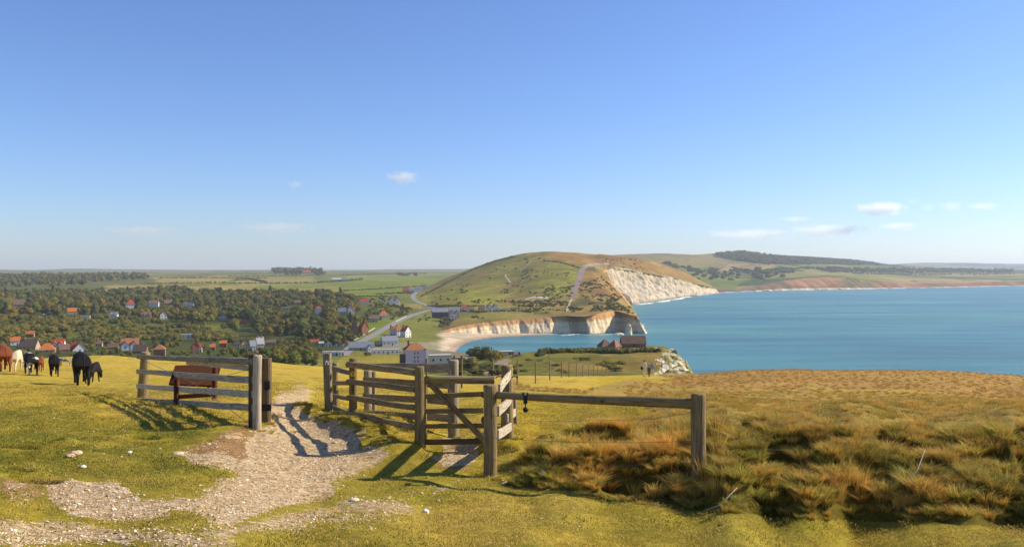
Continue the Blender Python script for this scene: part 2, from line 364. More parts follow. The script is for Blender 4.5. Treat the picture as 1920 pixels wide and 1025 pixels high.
def near_mat():
    m, nt, b = newmat('turf_and_chalk'); tc = N(nt, 'ShaderNodeTexCoord').outputs['Object']
    vc = N(nt, 'ShaderNodeVertexColor', layer_name='Col').outputs[0]
    at = lambda k: N(nt, 'ShaderNodeAttribute', attribute_name=k).outputs['Fac']
    n1 = noise(nt, tc, 1.6, 6, .65); n2 = noise(nt, tc, 9, 6, .7); n3 = noise(nt, tc, 60, 4, .7)
    c = mixrgb(nt, vc, ramp(nt, n1, [(.3, .72), (.7, 1.28)]), 1, 'MULTIPLY')
    c = mixrgb(nt, c, ramp(nt, n2, [(.3, (.66, .70, .66)), (.5, (1, 1, 1)), (.72, (1.35, 1.27, 1.35))]), 1, 'MULTIPLY')
    c = mixrgb(nt, c, ramp(nt, n3, [(.3, .6), (.7, 1.4)]), 1, 'MULTIPLY')
    # chalk gravel
    vo = N(nt, 'ShaderNodeTexVoronoi'); vo.inputs['Scale'].default_value = 26; nt.links.new(tc, vo.inputs['Vector'])
    vb = N(nt, 'ShaderNodeSeparateColor'); nt.links.new(vo.outputs['Color'], vb.inputs[0])
    gc = ramp(nt, vb.outputs[0], [(0, (.50, .35, .18)), (.4, (.68, .50, .29)), (.75, (.76, .60, .38)), (1, (.84, .73, .52))])
    gc = mixrgb(nt, gc, ramp(nt, n2, [(.32, (.62, .55, .45)), (.62, (1.1, 1.08, 1.05))]), 1, 'MULTIPLY')
    gc = mixrgb(nt, gc, ramp(nt, vo.outputs['Distance'], [(.0, 1.0), (.55, .8), (.9, .55)]), .6, 'MULTIPLY')
    add = N(nt, 'ShaderNodeMath', operation='ADD'); nt.links.new(at('gravel'), add.inputs[0])
    mu = N(nt, 'ShaderNodeMath', operation='MULTIPLY_ADD'); nt.links.new(n2, mu.inputs[0]); mu.inputs[1].default_value = 1.1; mu.inputs[2].default_value = -.55; nt.links.new(mu.outputs[0], add.inputs[1])
    gm = ramp(nt, add.outputs[0], [(.42, 0), (.56, 1)])
    c = mixrgb(nt, c, gc, gm)
    # thin scatter of chalk on worn turf
    ns = noise(nt, tc, 10, 5, .75); a2 = N(nt, 'ShaderNodeMath', operation='MULTIPLY_ADD'); nt.links.new(at('sparse'), a2.inputs[0]); a2.inputs[1].default_value = .34; nt.links.new(ns, a2.inputs[2])
    sm = ramp(nt, a2.outputs[0], [(.72, 0), (.80, 1)])
    c = mixrgb(nt, c, gc, sm)
    nt.links.new(c, b.inputs['Base Color']); b.inputs['Specular IOR Level'].default_value = .08; b.inputs['Roughness'].default_value = 1
    hsum = N(nt, 'ShaderNodeMath', operation='ADD'); nt.links.new(n2, hsum.inputs[0]); nt.links.new(n3, hsum.inputs[1])
    bump(nt, b, hsum.outputs[0], .9, .035)
    return m
near_me = build_near(); near_me.materials.append(near_mat())
tag(link('ground', near_me), 'close-cropped yellow-green turf of the down with a chalk gravel path and a rough bank', kind='structure')

# ================================================================ lofts of land (curves given as px, py, distance)
BVH = {}
def loft(curves, nu, nv, zf=None, ease=None):
    """rows of world points; nv[k] rows between curve k and k+1"""
    rows = []
    R = []
    for c in curves:
        k = np.arange(len(c)); u = np.linspace(0, len(c) - 1, nu); w = np.array([tuple(p) if isinstance(p, Vector) else tuple(P(*p)) for p in c])
        # Catmull-Rom through the knots
        i = np.clip(np.floor(u).astype(int), 0, len(c) - 2); t = (u - i)[:, None]
        p0 = w[np.clip(i - 1, 0, None)]; p1 = w[i]; p2 = w[i + 1]; p3 = w[np.clip(i + 2, None, len(c) - 1)]
        R.append(0.5 * (2 * p1 + (p2 - p0) * t + (2 * p0 - 5 * p1 + 4 * p2 - p3) * t ** 2 + (3 * p1 - p0 - 3 * p2 + p3) * t ** 3) * .5 + .5 * (p1 + (p2 - p1) * t))
    for k in range(len(R) - 1):
        n = nv[k]
        for j in range(n):
            t = j / n; s = t if ease is None or ease[k] is None else ease[k](t)
            q = R[k] * (1 - t) + R[k + 1] * t; q[:, 2] = R[k][:, 2] * (1 - s) + R[k + 1][:, 2] * s; rows.append(q)
    rows.append(R[-1]); return np.array(rows)
def screen(V): return CX + V[..., 0] / V[..., 1] * F, HY + (H - V[..., 2]) / V[..., 1] * F
def paint(V, base, polys, warp=3.0, ws=.02):
    px, py = screen(V); c = np.empty(V.shape[:-1] + (3,)); c[:] = base
    X, Y = V[..., 0], V[..., 1]
    qx = px + (fbm(X * ws, Y * ws, 81, 4) - .5) * 3 * warp; qy = py + (fbm(X * ws, Y * ws, 87, 4) - .5) * warp
    for poly, col, k in polys: c = lerp3(c, col, inpoly(qx, qy, poly) * k)
    return c
def register(key, V):
    nr, nc = V.shape[:2]; BVH[key] = BVHTree.FromPolygons([tuple(map(float, p)) for p in V.reshape(-1, 3)], [tuple(map(int, q)) for q in gridquads(nr, nc)])
def hit(px, py, keys=('valley', 'hill', 'head', 'coast')):
    o = Vector((0, 0, H)); d = Vector(((px - CX) / F, 1, -(py - HY) / F)).normalized(); best = None
    for k in keys:
        if k not in BVH: continue
        r = BVH[k].ray_cast(o + d * 130, d, 30000)
        if r[0] is not None and (best is None or r[0].y < best.y): best = r[0]
    return best
def zdown(x, y, keys=('valley', 'hill', 'head', 'coast')):
    best = -1e9
    for k in keys:
        if k not in BVH: continue
        r = BVH[k].ray_cast(Vector((x, y, 900)), Vector((0, 0, -1)))
        if r[0] is not None: best = max(best, r[0].z)
    return best

# ---- valley and plain
VC = []
for px in (-300, 200, 500):
    VC += [(px, Y, z) for Y, z in ((110, 52), (200, 42), (300, 35), (480, 21), (620, 10), (750, 5), (1000, 6), (1300, 10), (1700, 17), (2300, 26), (3200, 35), (5000, 43), (10500, 27))]
VC += [(800, Y, z) for Y, z in ((110, 50), (200, 40), (300, 33), (480, 19), (600, 12), (750, 5), (900, 5), (1100, 9), (1400, 14), (2000, 22), (3200, 34), (5000, 44), (10500, 27))]
VC += [(1020, Y, z) for Y, z in ((110, 46), (250, 34), (400, 26), (600, 6), (900, -5), (1500, -4), (2600, 15), (5000, 38), (10500, 27))]
VC += [(1260, Y, z) for Y, z in ((110, 38), (250, 22), (400, 0), (600, -8), (2000, -10), (5000, -10), (10500, -10))]
_vt = tps([(a / 260.0, math.log(b) * 1.2) for a, b, c in VC], [c for a, b, c in VC], 0.0)
BAY = [(852, 750), (864, 812), (884, 866), (930, 912), (1000, 937), (1056, 952), (1075, 985), (1230, 1300), (1400, 900), (1400, 500), (1150, 500), (1060, 560), (1000, 640), (968, 700), (930, 714), (885, 712)]
BAY = [((a - CX) / F * b, b) for a, b in BAY]
def valley_z(X, Y):
    X = np.asarray(X, float); Y = np.asarray(Y, float)
    px = np.clip(CX + X / Y * F, -320, 1300); z = _vt(px / 260.0, np.log(Y) * 1.2)
    z = z + (fbm(X * .006, Y * .004, 101, 3) - .5) * 7 * sstep(300, 900, Y) * sstep(1000, 700, px) + (fbm(X * .0012, Y * .0006, 103, 3) - .5) * 14 * sstep(1800, 4000, Y)
    z = z + 9 * np.exp(-((X + 560) / 260) ** 2 - ((Y - 1010) / 110) ** 2)
    d = polydist(X, Y, BAY); ins = inpoly(X, Y, BAY)
    shore = (px > 815) & (px < 1100) & (Y > 640) & (Y < 1010)
    z = np.where(shore & ~ins, np.maximum(z, .03 * d + .15), z)
    z = np.where(ins, -np.minimum(5, .08 * d), np.minimum(z, .05 * d + (d / 11.) ** 1.6 + .0))
    return z
def build_valley():
    pxs = np.arange(-330, 1290, 3.0); Ys = np.exp(np.linspace(math.log(112), math.log(10500), 360))
    PX, Y = np.meshgrid(pxs, Ys); X = (PX - CX) / F * Y; Z = valley_z(X, Y); V = np.stack([X, Y, Z], -1)
    G1 = (.15, .19, .02); G2 = (.16, .19, .03); TAN = (.30, .22, .07); TAN2 = (.30, .235, .07); DK = (.035, .05, .012); WD = (.04, .055, .014)
    polys = [([(-400, 515), (290, 515), (290, 548), (-400, 552)], (.10, .105, .035), .8),
     ([(275, 516), (430, 514), (430, 530), (300, 531)], TAN2, .8), ([(430, 520), (590, 516), (590, 530), (450, 534)], TAN2, .7), ([(600, 516), (900, 511), (900, 523), (640, 527)], G2, .8),
     ([(200, 536), (400, 534), (560, 532), (700, 536), (640, 552), (380, 552), (200, 560)], TAN2, .8),
     ([(480, 536), (700, 523), (870, 519), (850, 535), (760, 550), (600, 560), (480, 556)], G1, .9), ([(500, 542), (640, 538), (630, 544), (500, 549)], TAN, .6),
     ([(215, 552), (310, 548), (285, 560), (220, 564)], G2, .9), ([(370, 550), (500, 548), (500, 560), (400, 560)], G2, .8),
     ([(-400, 560), (420, 556), (640, 552), (700, 575), (690, 640), (640, 660), (-400, 700)], WD, .85),
     ([(0, 596), (260, 592), (400, 606), (380, 636), (100, 640), (0, 632)], (.10, .115, .022), .8), ([(290, 604), (420, 608), (440, 628), (330, 622)], (.14, .15, .03), .7),
     ([(640, 553), (790, 560), (780, 600), (690, 612), (640, 580)], (.10, .12, .025), .7), ([(735, 568), (790, 568), (790, 578), (745, 574)], TAN, .7),
     ([(668, 606), (760, 596), (740, 625), (670, 660), (655, 640)], G1, .8), ([(640, 663), (760, 660), (780, 700), (620, 700)], (.24, .20, .03), .95),
     ([(690, 645), (900, 640), (900, 690), (760, 690), (760, 660), (690, 662)], (.22, .20, .14), .8),
     ([(920, 668), (985, 664), (1000, 700), (900, 700)], (.17, .16, .03), .8)]
    c = paint(V, (.15, .155, .03), polys, 7, .012)
    d = polydist(X, Y, BAY); wob = (fbm(X * .03, Y * .03, 107, 3) - .5) * 30; be = sstep(818, 838, PX + wob) * sstep(690, 720, Y)
    c = lerp3(c, (.52, .42, .30), sstep(70, 45, d + wob) * be)
    c = lerp3(c, (.36, .26, .19), sstep(14, 3, d) * be)
    st = fbm(X * .0016, Y * .0009, 111, 3)        # field pattern far out
    far = sstep(2600, 3600, Y); cell = hash2(np.floor(X / 260 + st * 2).astype(np.int64), np.floor(Y / 520 + st).astype(np.int64), 5)
    fc = np.empty(X.shape + (3,)); fc[:] = (.10, .13, .03); fc = lerp3(fc, (.22, .19, .07), cell > .45); fc = lerp3(fc, (.05, .065, .022), cell > .8)
    c = c * (1 - far[..., None] * .6) + fc * far[..., None] * .6
    register('valley', V[:, ::2])
    me = npmesh('valley_ground', V.reshape(-1, 3), gridquads(*X.shape), True, c.reshape(-1, 3)); return me
me = build_valley(); me.materials.append(terrain_mat('valley_grass', .012, .06, .35, .3, 1.2, .6))
tag(link('terrain', me), 'broad valley floor and farmed plain behind the down', kind='structure')

# ---- the big down across the bay
HE = [(765,640,850),(800,633,900),(830,621,925),(870,610,945),(920,603,957),(970,599,968),(1020,595,972),(1060,592,972),(1098,593,959),(1155,583,1008),(1192,592,968),(1184,573,1200),(1165,550,1400),(1146,530,1560),(1131,514,1690),(1148,503,1790),(1200,510,1900),(1270,523,2150),(1340,541,2490)]
HR = [(725,558,1750),(800,537,1900),(850,516,2000),(880,505,2000),(920,491,2000),(955,481,1980),(990,474,1950),(1020,471,1950),(1045,471,1950),(1070,473,1960),(1085,474.5,1980),(1100,476,1990),(1115,477.5,2000),(1130,477.5,2020),(1145,478.5,2050),(1165,480,2080),(1205,486,2150),(1265,503,2350),(1335,536,2600)]
def behind(c, dy, dz): 
    out = []
    for p in c:
        q = P(*p) if not isinstance(p, Vector) else p; out.append(Vector((q.x * (1 + dy / q.y), q.y + dy, q.z + dz)))
    return out
def build_hill():
    V = loft([HE, HR, behind(HR, 260, -14), behind(HR, 800, -75)], 560, [210, 14, 14], ease=[lambda t: t ** 1.32 * (1 - .10 * t) + .10 * t * t, lambda t: t * t, None])
    X, Y = V[..., 0], V[..., 1]; u = np.linspace(0, 1, V.shape[0])[:, None]
    fade = sstep(0, .06, np.arange(V.shape[0])[:, None] / 210)
    V[..., 2] += ((fbm(X * .012, Y * .012, 121, 4) - .5) * 6 + (fbm(X * .05, Y * .05, 123, 3) - .5) * 1.6) * fade
    V[..., 2] += -7 * np.exp(-((X + 10) / 45) ** 2) * sstep(1100, 1300, Y) * sstep(1900, 1500, Y)
    BR = (.24, .145, .045); BR2 = (.19, .11, .04); GR = (.185, .18, .03); YG = (.25, .235, .03); TAN = (.29, .21, .065); DK = (.045, .055, .018)
    polys = [([(780, 600), (860, 560), (1000, 480), (1040, 470), (1090, 500), (1080, 560), (1000, 575), (850, 600)], GR, .9),
     ([(790, 556), (850, 535), (900, 545), (1000, 560), (960, 570), (800, 572)], YG, .8), ([(880, 530), (960, 500), (1040, 520), (1050, 530), (960, 535)], GR, .7),
     ([(1010, 540), (1080, 520), (1075, 550), (1040, 555)], YG, .4), ([(900, 495), (1000, 476), (1050, 490), (1000, 505), (930, 520)], (.19, .19, .03), .6),
     ([(1025, 466), (1250, 470), (1400, 545), (1150, 500), (1090, 497), (1030, 487)], BR, .95), ([(1090, 478), (1220, 482), (1200, 500), (1120, 494)], BR2, .7),
     ([(1092, 500), (1135, 505), (1200, 600), (1100, 600), (1080, 560)], BR, .9), ([(1110, 530), (1150, 540), (1170, 565), (1120, 560)], (.27, .15, .05), .6),
     ([(960, 560), (1200, 555), (1200, 610), (960, 612), (880, 612), (1000, 590)], TAN, .8), ([(1000, 588), (1110, 582), (1200, 600), (1090, 604)], (.22, .15, .05), .7),
     ([(780, 640), (800, 600), (860, 592), (950, 590), (870, 606), (810, 634)], (.20, .15, .04), .7), ([(840, 592), (960, 585), (1060, 588), (900, 600)], GR, .7),
     ([(790, 596), (850, 600), (840, 618), (790, 612)], (.17, .115, .04), .7)]
    c = paint(V, (.22, .19, .045), polys, 6, .02)
    sp = fbm(X * .02, Y * .008, 131, 4); c = lerp3(c, BR, sstep(.56, .72, sp) * .5)
    c = lerp3(c, TAN, sstep(.55, .75, fbm(X * .008, Y * .004, 137, 4)) * .5)
    px, py = screen(V)
    gul = inpoly(px, py, [(1000, 555), (1150, 540), (1170, 580), (1000, 590)]) | inpoly(px, py, [(1050, 500), (1200, 500), (1120, 560), (1075, 560)])
    c = lerp3(c, DK, (sstep(.56, .66, fbm(X * .02, Y * .01, 139, 4)) * gul) * .75)
    register('hill', V[:, ::2])
    return npmesh('hill_ground', V.reshape(-1, 3), gridquads(*V.shape[:2]), True, c.reshape(-1, 3)), V
hill_mat = terrain_mat('down_grass', .02, .09, .4, .36, 1.1, .7)
me, HV = build_hill(); me.materials.append(hill_mat)
tag(link('hill', me), 'broad grassy down rising behind the bay', kind='structure')

# ---- chalk cliffs: rough sheets from the cliff top to the foot
def chalk_mat(name, top=(.55, .33, .13), face=(.66, .58, .45), stain_shade=(.42, .27, .12), dark=(.16, .14, .12), far=False):
    m, nt, b = newmat(name); tc = N(nt, 'ShaderNodeTexCoord').outputs['Object']
    st = noise(nt, mapping(nt, tc, (.35, .35, .04)), 1.0, 6, .7); fine = noise(nt, tc, .35, 6, .7); lay = noise(nt, mapping(nt, tc, (.03, .03, .55)), 1.0, 4, .6)
    if far: st = noise(nt, mapping(nt, tc, (.05, .012, .03), (0, .8, .3)), 1.0, 6, .72, .5); fine = noise(nt, mapping(nt, tc, (.10, .03, .06), (0, .8, .3)), 1.0, 6, .75)  # diagonal streaks and dark patches put gully shade, besides stain, into the colour
    h = N(nt, 'ShaderNodeAttribute', attribute_name='h').outputs['Fac']
    c = ramp(nt, st, [(.30, stain_shade), (.45, face), (.75, tuple(min(.82, q * 1.16) for q in face))])
    c = mixrgb(nt, c, ramp(nt, lay, [(.35, .8), (.6, 1.05)]), .8, 'MULTIPLY')
    c = mixrgb(nt, c, dark, ramp(nt, fine, [(.60, 0), (.70, .75)]))
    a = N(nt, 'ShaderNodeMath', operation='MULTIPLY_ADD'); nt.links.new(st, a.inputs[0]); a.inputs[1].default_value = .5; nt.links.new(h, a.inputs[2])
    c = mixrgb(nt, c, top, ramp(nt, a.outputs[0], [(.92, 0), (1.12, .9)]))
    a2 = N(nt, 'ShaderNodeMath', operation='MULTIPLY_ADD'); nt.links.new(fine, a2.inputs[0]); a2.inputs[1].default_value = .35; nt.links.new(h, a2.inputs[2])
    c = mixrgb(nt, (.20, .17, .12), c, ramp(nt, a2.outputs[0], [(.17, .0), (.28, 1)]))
    nt.links.new(c, b.inputs['Base Color']); b.inputs['Specular IOR Level'].default_value = .1; b.inputs['Roughness'].default_value = 1
    bump(nt, b, fine, .8, 1.5); return m
def cliff(name, top, foot, nu, nv, amp, mat, label, seed=0, ns=.06, key=None, lip=True, slump=0, cat='cliff', diag=0):
    T, B = [loft([c, c], nu, [1])[0] for c in (top, foot)]
    t = np.linspace(0, 1, nv)[:, None, None]
    V = T[None] * (1 - t) + B[None] * t
    V = V.copy(); hh = 1 - t[..., 0] * np.ones((1, nu))
    if slump: V[..., 2] = T[None, :, 2] * (1 - t[..., 0] ** (1 / (1 + slump))) + B[None, :, 2] * t[..., 0] ** (1 / (1 + slump))
    tan = np.gradient(T + B, axis=0)[:, :2]; nrm = np.stack([tan[:, 1], -tan[:, 0]], -1); nrm /= np.linalg.norm(nrm, axis=1)[:, None] + 1e-9
    s = np.concatenate([[0], np.cumsum(np.linalg.norm(np.diff((T + B)[:, :2] / 2, axis=0), axis=1))])
    S = s[None] * np.ones((nv, 1)); Zc = V[..., 2]
    rib = np.abs(fbm(S * ns, Zc * ns * .25, 141 + seed, 4) - .5) * 2; ch = fbm(S * ns * 4, Zc * ns * 2, 147 + seed, 4) - .5
    env = np.sin(np.pi * np.clip(t[..., 0] * .93 + .03, 0, 1)) ** .5
    if diag:
        rib = np.abs(fbm(S * ns - Zc * ns * diag, Zc * ns * .12 + S * ns * .06, 143 + seed, 5) - .5) * 2.4; ch = ch + 1.6 * (fbm(S * ns * 3 - Zc * ns * diag * 2.4, S * ns * .5, 149 + seed, 4) - .5)
    D = amp * ((rib - .25) * 1.5 + ch * .8) * env
    V[..., 0] += nrm[None, :, 0] * D; V[..., 1] += nrm[None, :, 1] * D
    # lip turned back under the turf
    back = V[0].copy(); back[:, :2] -= nrm * 3.5; back[:, 2] += -.25
    if lip: V = np.concatenate([back[None], V]); hh = np.concatenate([hh[:1], hh])
    me = npmesh(name, V.reshape(-1, 3), gridquads(*V.shape[:2])[:, ::-1], True, None, {'h': hh}); me.materials.append(mat)
    o = link(name, me); tag(o, label, cat, kind='structure')
    if key: register(key, V)
    return o
def foot(c, dy=0, z=-1.5, dx=0):
    out = []
    for p in c: q = P(*p); out.append(Vector((q.x + dx, q.y + dy, z)))
    return out
mat_bay = chalk_mat('bay_chalk', top=(.50, .25, .08), face=(.74, .59, .36), stain_shade=(.50, .31, .12))
E = HE
top1 = [(800,634,899),(815,628,912),(830,621,925),(850,615,935),(870,610,945),(895,606,951),(920,603,957),(945,601,962),(970,599,968),(995,597,970),(1020,595,972),(1040,593,975),(1058,592,977),(1068,594,984),(1080,594.5,988),(1091,594,982),(1098,593,969),(1128,587,982),(1150,583,1006),(1158,583.5,1014),(1170,586,1010),(1184,590,985),(1194,594,968),(1199,603,980)]
bot1 = foot(top1, -15, -1.0, 4); bot1[-1].x += 4; bot1[-2].x += 4; bot1[-3].x += 1.5
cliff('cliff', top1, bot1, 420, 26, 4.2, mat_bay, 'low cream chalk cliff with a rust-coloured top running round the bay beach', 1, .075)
# seaward side of the headland running back to the big white face
top2 = [(1199,603,980),(1193,592,1040),(1184,573,1200),(1165,550,1400),(1146,530,1560),(1131,514,1690),(1137,506,1745)]
bot2 = [Vector((P(*p).x + d, P(*p).y, -1.5)) for p, d in zip(top2, (3, 5, 8, 14, 26, 30, 34))]
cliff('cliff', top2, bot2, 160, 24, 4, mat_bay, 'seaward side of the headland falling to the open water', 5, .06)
mat_white = chalk_mat('white_chalk', top=(.50, .40, .25), face=(.58, .49, .34), stain_shade=(.38, .30, .17), dark=(.24, .22, .15), far=True)
top3 = [(1131,514,1690),(1136,507,1740),(1148,503,1790),(1165,502.5,1835),(1183,505,1870),(1200,510,1900),(1225,515,1990),(1250,518,2080),(1270,523,2150),(1290,529,2250),(1315,536,2370),(1340,541.5,2490)]
bot3 = [(1178,566,1700),(1186,571.5,1685),(1192,570,1715),(1203,568,1765),(1218,566,1820),(1235,563.5,1890),(1255,560.5,1985),(1270,558,2070),(1285,556,2140),(1303,554,2225),(1325,551.5,2340),(1348,549.5,2425)]
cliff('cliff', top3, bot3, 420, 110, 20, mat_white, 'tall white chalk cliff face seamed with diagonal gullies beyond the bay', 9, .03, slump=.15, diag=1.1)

# ---- far coast to the right
C0 = [(1100,552,2420),(1200,551,2430),(1300,549.5,2440),(1345,549,2450),(1400,546.5,2590),(1440,545.6,2640),(1500,544,2727),(1560,543,2800),(1620,541.8,2880),(1700,540,3000),(1800,538,3158),(1920,535.5,3380),(2060,532,3750),(2300,527,4450)]
C1 = [(1100,534,2560),(1200,532,2560),(1300,537,2540),(1340,541.5,2500),(1385,542,2640),(1420,536,2700),(1470,526,2830),(1530,519.5,2930),(1580,521,2990),(1640,528,3040),(1700,531,3120),(1800,531,3260),(1920,528.5,3480),(2060,526,3850),(2300,522,4550)]
C1 = C1[:5] + C1[6:]
C2 = [(1100,500,3300),(1200,498,3300),(1290,508,3300),(1340,516,3300),(1400,511,3500),(1450,505,3600),(1530,508,3900),(1600,511,4100),(1660,513,4300),(1720,515,4500),(1800,515,4700),(1920,514,4900),(2060,513,5100),(2300,511,5400)]
C3 = [(1080,482,4300),(1200,475.5,4300),(1255,475,4300),(1300,477,4400),(1340,475,4800),(1390,471,5000),(1440,477,5300),(1500,479.5,5500),(1560,483,5700),(1620,488,5900),(1665,495,6000),(1760,501,6200),(1920,506,6400),(2200,507,6600)]
def build_coast():
    V = loft([C0, C1, C2, C3, behind(C3, 600, -40)], 620, [26, 60, 60, 6], ease=[lambda t: t ** .8, lambda t: t ** .9, lambda t: t ** 1.15, None])
    X, Y = V[..., 0], V[..., 1]; r = np.arange(V.shape[0])[:, None]
    cl = ((r < 26) & (r > 0)) * 1.0
    rib = np.abs(fbm(X * .03, V[..., 2] * .01, 151, 4) - .5) * 2
    V[..., 1] += cl * (rib - .3) * 34; 
    V[..., 2] += (fbm(X * .003, Y * .002, 153, 4) - .5) * 26 * sstep(30, 60, r) * sstep(152, 120, r) + (fbm(X * .012, Y * .008, 157, 3) - .5) * 5 * sstep(24, 34, r)
    px, py = screen(V)
    G = (.12, .15, .035); TAN = (.32, .235, .10); DW = (.03, .045, .018); BR = (.17, .14, .05)
    st = fbm(X * .0014, Y * .0012, 161, 3); ca = np.cos(.5); sa = np.sin(.5); xr = X * ca + Y * sa; yr = -X * sa + Y * ca
    cell = hash2(np.floor(xr / 330 + st * 3).astype(np.int64), np.floor(yr / 420 + st * 3).astype(np.int64), 9)
    c = np.empty(V.shape[:2] + (3,)); c[:] = G; c = lerp3(c, (.22, .20, .055), cell > .35); c = lerp3(c, TAN, (cell > .72)); c = lerp3(c, (.065, .09, .03), cell > .9)
    polys = [([(1100, 470), (1420, 470), (1400, 500), (1320, 500), (1100, 500)], (.20, .16, .055), .8), ([(1130, 500), (1290, 500), (1330, 516), (1300, 530), (1150, 520)], (.17, .15, .045), .7),
     ([(1370, 494), (1440, 492), (1460, 500), (1430, 506), (1350, 510)], TAN, .9), ([(1400, 516), (1560, 504), (1700, 514), (1560, 516), (1440, 524)], (.22, .20, .06), .8),
     ([(1290, 506), (1400, 512), (1440, 522), (1330, 530), (1290, 522)], (.15, .17, .035), .85),
     ([(1330, 468), (1480, 474), (1680, 494), (1700, 502), (1560, 494), (1440, 497), (1340, 482)], DW, .9), ([(1500, 503), (1960, 503), (2400, 503), (2400, 511), (1700, 513), (1600, 512)], (.05, .065, .03), .75)]
    q = paint(V, (0, 0, 0), [], 4, .004)
    X2, Y2 = X, Y
    qx = px + (fbm(X * .004, Y * .003, 163, 4) - .5) * 16; qy = py + (fbm(X * .004, Y * .003, 167, 4) - .5) * 5
    for poly, col, k in polys: c = lerp3(c, col, inpoly(qx, qy, poly) * k)
    m = vnoise(X * .02, V[..., 2] * .05, 171); m2 = fbm(X * .01, Y * .01, 173, 4)
    red = np.empty(c.shape); red[:] = (.24, .115, .055); red = lerp3(red, (.34, .19, .10), sstep(.45, .7, m2)); red = lerp3(red, (.12, .12, .05), sstep(.5, .68, fbm(X * .016, V[..., 2] * .04, 177, 4)) * .8)
    red = lerp3(red, (.10, .10, .095), sstep(1500, 1380, px) * .6)
    c = lerp3(c, red, (r < 27) * 1.0)
    c = lerp3(c, (.55, .48, .38), (r < 3) * 1.0)
    hb = (np.abs(fbm(X * .003, Y * .003, 179, 2) - .5) < .012) & (r > 30); c = lerp3(c, DW, hb * .8)
    register('coast', V[:, ::2])
    return npmesh('coast_ground', V.reshape(-1, 3), gridquads(*V.shape[:2]), True, c.reshape(-1, 3))
me = build_coast(); me.materials.append(terrain_mat('far_grass', .006, .03, .12, .22, 2.5, .6))
tag(link('coast', me), 'far coast with red earth cliffs, tan fields and wooded ridge', kind='structure')
# pale ridge farthest away on the right
R0 = [(1500,505,9000),(1600,503,9500),(1700,505,9800),(1800,506,10000),(1920,506,10000),(2300,507,10500)]
R1 = [(1500,500,10500),(1620,497,10800),(1690,494,11000),(1760,492.5,11200),(1850,493.5,11500),(2000,496,11600),(2300,498,11800)]
V = loft([R0, [R1[0], R1[2], R1[3], R1[4], R1[5], R1[6]], behind([R1[0], R1[2], R1[3], R1[4], R1[5], R1[6]], 600, -80)], 200, [24, 4]); X, Y = V[..., 0], V[..., 1]
V[..., 2] += (fbm(X * .0009, Y * .0009, 181, 4) - .5) * 34
c = np.empty(V.shape); c[:] = (.13, .14, .06); c = lerp3(c, (.05, .06, .03), sstep(.5, .6, fbm(X * .003, Y * .003, 183, 3)))
me = npmesh('ridge_ground', V.reshape(-1, 3), gridquads(*V.shape[:2]), True, c.reshape(-1, 3)); me.materials.append(hill_mat)
tag(link('far_hills', me), 'faint pale hills on the horizon at the right', kind='structure')
# blue hills on the left horizon
R1 = [(-300,505,10500),(-100,503,10500),(60,506,10500),(130,504,10500),(230,504.5,10500),(420,506.5,10500),(600,506.5,10500),(800,505,10500),(1000,505,10500),(1200,506,10500)]
R0 = [(a, 516, 9500) for a, b, c_ in R1]
V = loft([R0, R1, behind(R1, 600, -60)], 240, [16, 4]); X, Y = V[..., 0], V[..., 1]; V[..., 2] += (fbm(X * .0008, Y * .0008, 187, 4) - .5) * 26
c = np.empty(V.shape); c[:] = (.06, .08, .04); me = npmesh('left_ridge', V.reshape(-1, 3), gridquads(*V.shape[:2]), True, c.reshape(-1, 3)); me.materials.append(hill_mat)
tag(link('far_hills', me), 'low blue hills along the left horizon', kind='structure')

